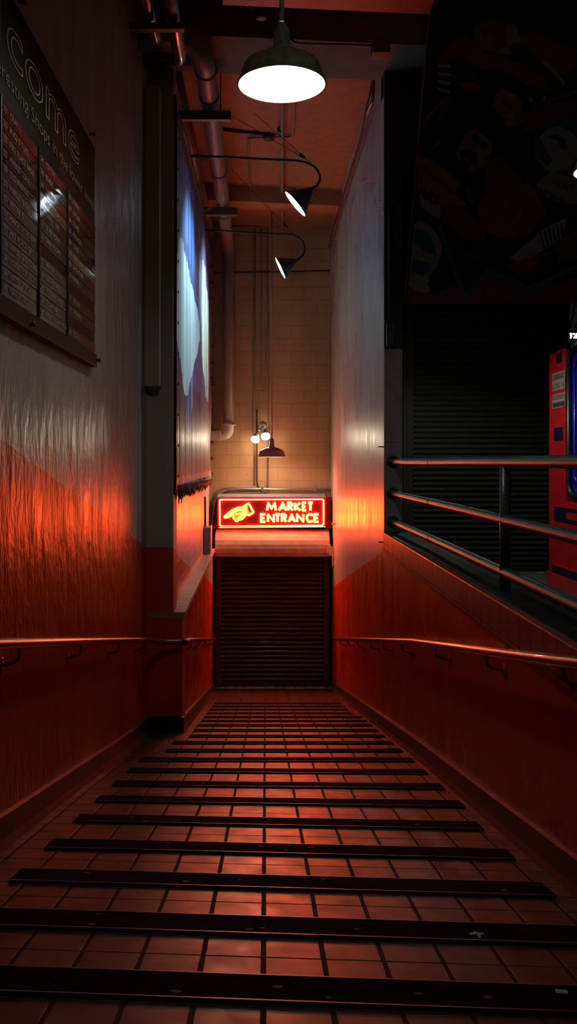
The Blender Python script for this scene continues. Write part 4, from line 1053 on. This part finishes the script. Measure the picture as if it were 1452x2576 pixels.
# jars and words
shape(dn([(165, 30), (280, 60), (500, 250), (600, 460), (450, 420), (300, 450), (160, 310)]), 'art_ochre')
shape(dn([(350, 420), (520, 430), (700, 580), (720, 720), (540, 710), (350, 590)]), 'art_brown')
shape(dn([(160, 370), (200, 380), (340, 560), (300, 590), (140, 480)]), 'art_black')
shape(dn([(170, 310), (220, 380), (350, 440), (340, 560), (250, 490), (190, 450)]), 'art_pale')
shape(dn([(700, 40), (860, 60), (1000, 200), (1000, 330), (860, 330), (640, 380), (700, 230)]), 'art_brown')
shape(dn([(620, 400), (880, 300), (1130, 330), (1200, 480), (1080, 660), (900, 720), (700, 650)]), 'art_red')
shape(dn([(860, 420), (890, 390), (900, 450), (870, 500)]), 'art_ochre'); shape(dn([(870, 580), (960, 420), (980, 440), (900, 570)]), 'art_stripe'); shape(dn([(880, 610), (990, 470), (1010, 500), (920, 620)]), 'art_ochre')
shape(dn([(940, 300), (1060, 250), (1130, 330), (1150, 420), (1040, 340)]), 'art_ochre')
shape(dn([(1110, 260), (1250, 150), (1452, 230), (1452, 420), (1300, 420), (1180, 360)]), 'art_cream')
shape(dn([(460, 340), (540, 260), (730, 320), (610, 470)]), 'art_black'); shape(dn([(535, 270), (580, 275), (620, 430), (580, 440)]), 'art_blue')
shape(dn([(900, 860), (1180, 620), (1360, 530), (1330, 700), (1000, 900)]), 'art_pale')
for k in range(6): shape(dn([(1140+k*34, 640-k*12), (1152+k*34, 640-k*12), (1190+k*30, 780-k*18), (1176+k*30, 780-k*18)]), 'art_black')
shape(dn([(840, 920), (1040, 860), (1240, 800), (1080, 960), (960, 980)]), 'art_red')
shape(dn([(1240, 760), (1420, 640), (1452, 640), (1452, 860), (1300, 900)]), 'art_brown')
# hat-like blue shape, black boot, striped border
shape(dn([(130, 580), (180, 555), (250, 590), (330, 680), (360, 780), (310, 980), (240, 1150), (150, 1130), (85, 1080), (110, 800)]), 'art_pale')
shape(dn([(140, 620), (250, 640), (320, 840), (240, 820), (130, 740)]), 'art_blue'); shape(dn([(120, 860), (250, 900), (270, 960), (200, 1000), (110, 960)]), 'art_blue')
stripe_bottom = 1230
shape(dn([(80, 1090), (220, 1150), (330, 1130), (500, 1060), (540, 1130), (720, 970), (1040, 1120), (1452, 1010), (1452, 1222), (70, 1226)]), 'art_brown')
for k in range(15):
    x = 70+k*98; tp = 1100+30*math.sin(k*1.7)
    shape(dn([(x, 1224), (x+38, 1224), (x+70, tp), (x+34, tp)]), 'art_stripe')
shape(dn([(240, 1080), (260, 990), (340, 900), (470, 840), (540, 760), (600, 728), (680, 750), (720, 820), (860, 930), (1010, 1060), (960, 1080), (720, 960), (545, 1110), (420, 1080), (300, 1140)]), 'art_black')
shape(dn([(555, 812), (635, 850), (630, 862), (552, 826)]), 'art_ochre')
shape(dn([(350, 590), (540, 700), (410, 760)]), 'art_black')
shape(dn([(300, 590), (350, 580), (545, 1130), (720, 930), (1060, 1080), (1452, 900), (1452, 940), (1060, 1140), (730, 975), (540, 1210)]), 'art_blue')
ar.build('painted_art', bo)
def on_board(ox, oy, ang, s=1):
    ca, sa = math.cos(ang), math.sin(ang)
    def f(u, v, w): x = u*ca+v*sa; y = u*sa-v*ca; return sp(ox+x, oy+y, .031+w)
    return f
def word(*a):
    q = MB(); q.text(*a); q.build('painted_word', bo)
word('ARS', on_board(1048, 488, .52), 'art_black', 0, 56, 0, 27, .001)
word('Washington State', on_board(1052, 418, .72), 'art_dgreen', 0, 108, 0, 15, .001)
word('HORSEM', on_board(1352, 484, .55), 'art_black', 0, 82, 0, 19, .001)
word('MONT', on_board(1385, 466, .30), 'art_stripe', 0, 58, 0, 19, .001)


# ------------------------------------------------------------------ world and camera
w = bpy.data.worlds.new('night'); S.world = w; w.use_nodes = True
w.node_tree.nodes['Background'].inputs[0].default_value = (.9, .85, .6, 1); w.node_tree.nodes['Background'].inputs[1].default_value = .045
cam = bpy.data.cameras.new('camera'); co = bpy.data.objects.new('camera', cam); COL.objects.link(co)
co.location = (0, 0, EYE); co.rotation_euler = (PI/2, 0, 0)
cam.sensor_fit = 'VERTICAL'; cam.sensor_height = 36; cam.lens = 36*F/2576
cam.shift_x = (726-HX)/2576; cam.shift_y = -(1288-HY)/2576; cam.clip_start = .05; cam.clip_end = 100
S.camera = co
S.view_settings.view_transform = 'Standard'; S.view_settings.look = 'None'; S.view_settings.gamma = 1; S.view_settings.exposure = 0
S.view_settings.use_curve_mapping = False
c = S.cycles
c.max_bounces = 6; c.diffuse_bounces = 3; c.glossy_bounces = 3; c.use_adaptive_sampling = True; c.adaptive_threshold = .08; c.adaptive_min_samples = 16; c.sample_clamp_indirect = 4.0; c.caustics_reflective = False; c.caustics_refractive = False
c.use_denoising = True
